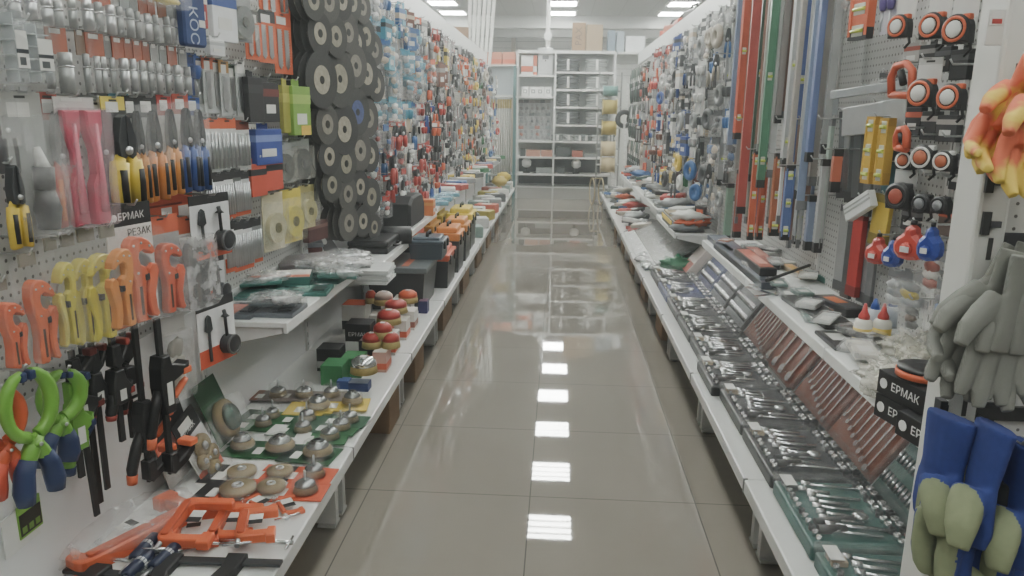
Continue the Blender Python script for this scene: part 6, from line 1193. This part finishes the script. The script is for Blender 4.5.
for v in LB: sb.append(S('board', MB().box(x0, xm-.01, YB-.01, YB+.44, bz(v)-.03, bz(v), WHITE())))
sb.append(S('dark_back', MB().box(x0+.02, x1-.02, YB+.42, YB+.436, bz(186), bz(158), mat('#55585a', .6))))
put(sb, 'shelving_unit', 'tall white shelving unit across the far end of the aisle', 'shelving', (0, 0, 0))
def coil(R, h, c, n=5):
    m = MB()
    for k in range(n): m.torus(R-.012*(k % 2), h/n*.62, mat(c, .5, 0, .2, 60), 26, 7, (0, 0, h*(k+.5)/n))
    return [S('cable', m), S('tie', MB().box(-.02, .02, -R-.05, -R+.04, h*.1, h*.95, PAPER(), .004))]
for r, v in enumerate(RB[:5]):
    for k, (u, c, nm) in enumerate(((568, '#55595a', 'dark grey'), (597, '#9da2a0', 'pale grey'))):
        x = onY(u, v, YB).x
        if r < 4: put(C(coil, .165, .2, c), 'cable_coil', '%s cable coil on the %s shelf of the far unit' % (nm, ORD[r]), 'cable coil', (x, YB+.2, bz(v)), 0)
        else:
            for j in range(3): put(C1(coil, .09, .1, '#b4b8b6' if j % 2 else '#7d8482', 3), 'cable_coil', 'small %s cable coil on the fifth shelf, %s side, %s' % ('pale' if j % 2 else 'grey', ('left', 'right')[k], ORD[j]), 'cable coil', (x-.17+.18*j, YB+.12, bz(v)), 0)
# left half of the unit
for u0, u1, v0, v1, c, t, nm in ((521, 533, 54, 75, '#e8e8e4', '#d9602f', 'white carton with orange top on the upper left shelf of the far unit'), (533, 537, 54, 75, '#dd6a3a', '#e8e8e4', 'narrow orange carton on the upper left shelf of the far unit'), ):
    a, b, c0, d = bx(u0, u1, v0, v1, YB); put(carton_box(b-a, .3, bz(75)+.3-bz(75), c, t, t), 'carton', nm, 'carton', ((a+b)/2, YB+.2, bz(75)), 0)
a, b, c0, d = bx(538, 553, 51, 75, YB)
put([S('cabinet', MB().box(-.12, .12, -.1, .1, 0, .42, mat('#b9bdbc', .4), .004)), S('door', MB().box(-.105, .105, -.105, -.1, .03, .39, mat('#c9cdcc', .4))), S('lock', MB().cyl((0, -.11, .22), (0, -.104, .22), .012, BLACK(), 8)), S('window', MB().box(-.05, .05, -.106, -.104, .24, .30, mat('#6a6e6e')))], 'metal_cabinet', 'grey electrical cabinet on the upper left shelf of the far unit', 'cabinet', ((a+b)/2, YB+.16, bz(75)), 0)
for k, u in enumerate((525, 533, 540, 548)):
    p = onY(u, 96, YB)
    put([S('carton', MB().box(-.058, .058, -.06, .06, 0, .15, mat('#eceeea', .5), .002)), S('square_mark', MB().box(-.03, .03, -.0612, -.06, .045, .105, mat('#8d9290'))), S('square_centre', MB().box(-.015, .015, -.0622, -.0611, .06, .09, mat('#e9ebe7')))], 'socket_carton', 'white carton with a grey square mark, %s from the left' % ORD[k], 'carton', (p.x, YB+.08, bz(96.5)), 0, 'white cartons with square marks')
for r, v in enumerate((100, 113, 126)):
    for k in range(6):
        p = onY(521+5.4*k, v, YB+.41); c = [['#77706a', '#55585a', '#8d8580'], ['#7d8a8a', '#9aa5a3', '#5f6a6c'], ['#c9684a', '#b4bab8', '#8fa5a5']][r][k % 3]
        put(C1(bag_pack, .09, .24, c, '#9a9d9d', c, k % 3), 'hanging_pack', 'small hanging pack in the far unit, %s row, %s from the left' % (('top', 'middle', 'bottom')[r], ORD[k]), 'pack', (p.x, YB+.40, p.z), 0, 'packs hanging inside the far unit')
for k, (u0, u1, v, h, c, nm) in enumerate(((520, 525, 157, .12, '#55585a', 'small dark pack on the lower left shelf of the far unit'), (526, 540, 157, .1, '#d99a80', 'salmon carton row on the lower left shelf, left'), (541, 553, 157, .1, '#cf9078', 'salmon carton row on the lower left shelf, right'), (556, 570, 157, .16, '#4a5050', 'dark heap carton on the lower right shelf'), (572, 583, 157, .1, '#c0644f', 'dull red carton on the lower right shelf'), (584, 598, 157, .06, '#8d9290', 'low grey carton on the lower right shelf'), (536, 552, 174, .09, '#9da3a2', 'grey metal box on the lowest left shelf'), (557, 565, 174, .1, '#5f6464', 'dark metal box on the lowest right shelf'))):
    a, b, c0, d = bx(u0, u1, v-8, v, YB); put(carton_box(b-a, .2, h, c, c), 'carton', nm, 'carton', ((a+b)/2, YB+.14, bz(v)), 0)
for k, (u, nm) in enumerate(((526, 'white round lamp on the lowest left shelf of the far unit'), (576, 'white round lamp on the lowest right shelf of the far unit'))):
    p = onY(u, 174, YB); put([S('base', MB().lathe([(.06, 0), (.06, .02), (.02, .03), (.02, .1)], BLACK(), 14)), S('head', MB().lathe([(.03, .09), (.075, .12), (.08, .19), (.05, .23), (0, .235)], WHITE(), 16))], 'work_lamp', nm, 'lamp', (p.x, YB+.12, bz(174)), 0)
# things on top of the unit
for u0, u1, v0, c, nm in ((572, 586, 23, '#9a7a55', 'tall brown carton on top of the far unit, with dark print'), (586, 603, 25, '#a89270', 'pale brown carton on top of the far unit')):
    a, b, c0, d = bx(u0, u1, v0, 47, YB+.1); cs_ = carton(b-a, .35, d-2.345, c)
    if u0 == 572: cs_.append(S('lettering', text_front('PAX', .15, mat('#5a4632')).rot(-PI/2, 'Y').mv(0, -.1765, .22)))
    put(cs_, 'cardboard_box', nm, 'box', ((a+b)/2, YB+.22, 2.346), 0)
for u0, u1, v0, c, t, nm in ((604, 612, 30, '#7f95a5', '#a9b9c4', 'blue grey carton on top of the far unit'), (613, 621, 31, '#a5b5bd', '#c9d3d8', 'pale blue carton on top of the far unit'), (622, 642, 36, '#e6ebec', '#6aa0c4', 'white carton with a blue top on top of the far unit')):
    a, b, c0, d = bx(u0, u1, v0, 47, YB+.1); put(carton_box(b-a, .3, d-2.345, c, t), 'carton', nm, 'carton', ((a+b)/2+.06, YB+.30, 2.346), 0)
for k, (u0, u1, v0, v1, nm) in enumerate(((489, 503, 41, 52, 'orange and white carton on the rack at the far left'), (504, 516, 46, 56, 'orange white carton beside it on the rack at the far left'))):
    a, b, c0, d = bx(u0, u1, v0, v1, 12.9); put(carton_box(b-a, .3, .2, '#d98a6a', '#e8e2da', '#d9602f'), 'carton', nm, 'carton', ((a+b)/2, 12.75, 2.122), 0)
# rack with rods at the far left
TE = mat('#4f7f80', .4)
ra, rb = onY(487, 130, 12.45).x, onY(516, 130, 12.45).x-.03
ft = MB()
for x in (ra, rb):
    for y in (12.43, 13.0): ft.box(x-.02, x+.02, y-.02, y+.02, 0, 2.1, TE)
put([S('frame', ft), S('bottom_board', MB().box(ra, rb, 12.45, 13.0, .12, .15, mat('#77807f', .5))), S('middle_board', MB().box(ra, rb, 12.45, 13.0, .36, .385, mat('#8d9594', .5))), S('top_board', MB().box(ra-.02, rb+.02, 12.41, 13.02, 2.1, 2.12, GW)), S('sign_panel', MB().box(ra, rb-.02, 12.6, 12.62, 1.66, 2.09, mat('#c4cfd3', .4))), S('upper_board', MB().box(ra, rb, 12.45, 13.0, 1.62, 1.65, GW))], 'rod_rack', 'teal framed rack of upright rods at the far left', 'rack', (0, 0, 0))
for k in range(9):
    x = ra+.07+(rb-ra-.14)*k/8
    put([S('rod', MB().cyl((0, 0, 0), (0, 0, 1.2), .016, mat('#c9c9c0', .4), 8)), S('yellow_tip', MB().cyl((0, 0, 1.06), (0, 0, 1.202), .0175, mat('#d8c26a', .4), 8))], 'rod', 'pale upright rod in the far left rack, %s from the left' % ORD[k], 'rod', (x, 12.55, .386), 0, 'rods in the far left rack')
for k in range(6):
    put(Spec('profile', MB().box(-.025, .025, -.012, .012, 0, 3.2, mat('#e4e6df', .4))), 'white_profile', 'long white plastic profile standing beyond the left run, %s from the left' % ORD[k], 'profile', (-1.56+.055*k, 12.2+.02*(k % 2), 0), (0, .045+.006*k, .2), 'long white profiles at the far left')
for k in range(2):
    put(carton_box(.3, .26, .1, ('#55585a', '#44484a')[k], '#77797b'), 'carton', 'dark flat carton in the bottom of the rod rack, %s' % ('lower', 'upper')[k], 'carton', ((ra+rb)/2+.01*k, 12.72, .1505+.1006*k), 0)
# reels on a stand at the far right
def reel(R, w, c, fl):
    return [S('wound_rope', MB().lathe([(R*.4, -w/2), (R*.86, -w/2), (R*.9, 0), (R*.86, w/2), (R*.4, w/2)], mat(c, .7, 0, .25, 90), 24, (0, 0, 0), 'x')), S('flange', MB().lathe([(.02, -w/2-.012), (R, -w/2-.012), (R, -w/2), (.02, -w/2)], mat(fl, .5), 24, (0, 0, 0), 'x', False)), S('flange', MB().lathe([(.02, w/2), (R, w/2), (R, w/2+.012), (.02, w/2+.012)], mat(fl, .5), 24, (0, 0, 0), 'x', False))]
xs = onY(609, 130, 12.0).x
st = MB()
for x in (xs-.17, xs+.17): st.box(x-.012, x+.012, 12.1, 12.13, 0, 2.0, mat('#9a9d9a', .4, .3))
st.box(xs-.18, xs+.18, 12.0, 12.3, 0, .03, mat('#77797a', .5))
rods = [S('axle', MB().cyl((xs-.17, 12.05, onY(609, v, 12.0).z), (xs+.17, 12.05, onY(609, v, 12.0).z), .012, STEEL(), 8)) for v in (91, 107, 128, 149, 165)]
put([S('upright_frame', st)]+rods, 'reel_stand', 'metal stand carrying rope reels at the far right', 'stand', (0, 0, 0))
for k, (v, R, c, fl, nm) in enumerate(((91, .085, '#5f8f88', '#7fa5a0', 'teal rope reel, topmost on the stand'), (107, .12, '#b9a53f', '#c9b860', 'yellow rope reel, upper one'), (128, .12, '#b5a03a', '#c9b860', 'yellow rope reel, lower one'), (149, .13, '#cbb98a', '#d5c9a5', 'cream rope reel, upper one'), (165, .13, '#c9b684', '#d5c9a5', 'cream rope reel, lowest on the stand'))):
    put(C(reel, R, .2, c, fl), 'rope_reel', nm, 'rope reel', (xs, 12.05, onY(609, v, 12.0).z), 0)
put([S('hoop', MB().torus(.2, .012, mat('#b5a57a', .5), 24, 6, (0, 0, .212), 'x')), S('hoop', MB().torus(.2, .012, mat('#b5a57a', .5), 24, 6, (.14, 0, .212), 'x')), S('crossbar', MB().cyl((0, 0, .41), (.14, 0, .41), .01, mat('#b5a57a', .5), 6))], 'cable_drum_frame', 'yellowish hoop frame standing in front of the reel stand', 'frame', (onZ(590, 197, 0).x-.02, 11.75, 0), .15)
# upright panels and hanging cable beyond the right run
for k in range(4):
    put(Spec('panel', MB().box(-.06, .06, -.015, .015, 0, 1.9, mat('#dfe3dd', .4))), 'upright_board', 'white upright board beyond the right run, %s from the left' % ORD[k], 'panel', (1.0+.15*k, 12.75, 0), 0, 'white panels at the far right')
p = onY(624, 119, 11.6); put([S('cable', MB().torus(.1, .035, mat('#35383a', .5), 22, 8, (0, 0, 0), 'y')), S('tie', MB().box(-.015, .015, -.045, .0, -.14, -.06, PAPER(), .003))], 'cable_coil', 'round black cable coil hanging at the end of the right run', 'cable coil', (.93, 11.3, p.z), 0)
HOOKS.append(('Rf', 11.3, p.z+.09, .19))
put([S('cable', MB().tube([(0, 0, 0), (.03, 0, -.25), (-.02, 0, -.5), (.02, 0, -.7)], .02, mat('#3a3d3f', .5), 8)), S('tie', MB().box(-.03, .03, -.03, .03, -.33, -.28, PAPER(), .003))], 'cable_hank', 'black cable hank hanging next to the round black coil', 'cable coil', (1.0, 11.36, p.z+.5), 0)
HOOKS.append(('Rf', 11.36, p.z+.5, .12))
p = onY(541, 36, 13.2); put([S('disc', MB().lathe([(.07, 0), (.07, .03), (.05, .06), (0, .06)], mat('#d9dcda', .4), 18, (0, -.05, 0), 'y')), S('bracket', MB().box(-.03, .03, -.04, .0, -.03, .03, WHITE()))], 'pole_device', 'round white device on the pole above the far unit', 'device', (-.24, 13.262, p.z), 0)
# packages on top of the right and left canopies
for k, (u, v, c, nm) in enumerate(((668, 22, '#d9604a', 'orange packaged tool lying on top of the right canopy, far one'), (684, 14, '#cf5a44', 'orange and black packaged tool on top of the right canopy'), (697, 6, '#4a4a4c', 'dark packaged tool on top of the right canopy, near one'), (678, 12, '#e28a6a', 'pale orange package on top of the right canopy'))):
    p = onX(u, v, XR+.12); put([S('body', MB().box(-.16, .16, -.06, .06, 0, .09, P(c), .02)), S('handle', MB().tube([(-.1, 0, .09), (-.06, 0, .13), (.06, 0, .13), (.1, 0, .09)], .012, BLACK(), 8))], 'packaged_tool', nm, 'tool', (XR+.10, p.y, 2.236), PI/2+.2*(k-1))
struct('trim_9', MB().box(XR+.03, XR+.40, Y0R, Y1R, 2.20, 2.235, mat('#c9cccb', .5)))
struct('trim_10', MB().box(XL-.40, XL-.03, Y0L, Y1L, 2.22, 2.255, mat('#c9cccb', .5)))
p = onX(462, 30, XL-.1)
put(carton(.3, .3, .18), 'cardboard_box', 'brown cardboard box on top of the left canopy', 'box', (XL-.22, 10.2, 2.256), .3)
# ------------------------------------------------------------------ hooks
_hk = {}
def _hook(L):
    if L not in _hk: _hk[L] = Spec('hook', hook_mb(L))
    return _hk[L]
far = {'L': MB(), 'R': MB()}
for sd, y, z, off in HOOKS:
    if len(sd) == 1: continue
    x = XL if sd == 'Lf' else XR; s = 1 if sd == 'Lf' else -1
    far[sd[0]].tube([(x, y, z+.004), (x+s*(off+.02), y, z+.002), (x+s*(off+.026), y, z+.014)], .0026, mat('#b9bbbb', .3, .8), 4)
for k_, nm_ in (('L', 'left'), ('R', 'right')): put(Spec('hooks', far[k_]), 'wire_hooks', 'steel wire hooks carrying the packs far down the %s pegboard' % nm_, 'hook', (0, 0, 0), kind='stuff')
for i, (sd, y, z, off) in enumerate([h for h in HOOKS if len(h[0]) == 1]):
    L = round(off+.015, 2)
    put(_hook(L), 'panel_hook', 'steel wire hook carrying packs on the %s pegboard' % ('left' if sd == 'L' else 'right'), 'hook', (XL if sd == 'L' else XR, y, z), PI/2 if sd == 'L' else -PI/2, 'wire hooks on the %s pegboard' % ('left' if sd == 'L' else 'right'))
# ------------------------------------------------------------------ camera and view
cam = bpy.data.cameras.new('camera'); cam.sensor_width = 36; cam.lens = FPX/1024*36; cam.clip_start = .05; cam.clip_end = 100
co = bpy.data.objects.new('camera', cam); COL.objects.link(co)
M = Matrix((RV, UV, -FV)).transposed().to_4x4(); M.translation = CC; co.matrix_world = M; SC.camera = co
w = bpy.data.worlds.new('world'); SC.world = w; w.use_nodes = True
bg = w.node_tree.nodes['Background']; bg.inputs[0].default_value = (.93, 1, .97, 1); bg.inputs[1].default_value = .45
nt = w.node_tree; v_ = nt.nodes.new('ShaderNodeVolumeScatter')      # scatter volume added to imitate lens flare veiling the far end
v_.inputs['Color'].default_value = (.95, 1, .98, 1); v_.inputs['Density'].default_value = .02; v_.inputs['Anisotropy'].default_value = .3
nt.links.new(v_.outputs[0], nt.nodes['World Output'].inputs['Volume'])
cy = SC.cycles; cy.max_bounces = 6; cy.diffuse_bounces = 3; cy.glossy_bounces = 3; cy.transparent_max_bounces = 12; cy.volume_bounces = 0
SC.view_settings.view_transform = 'AgX'; SC.view_settings.look = 'None'; SC.view_settings.exposure = 1.95
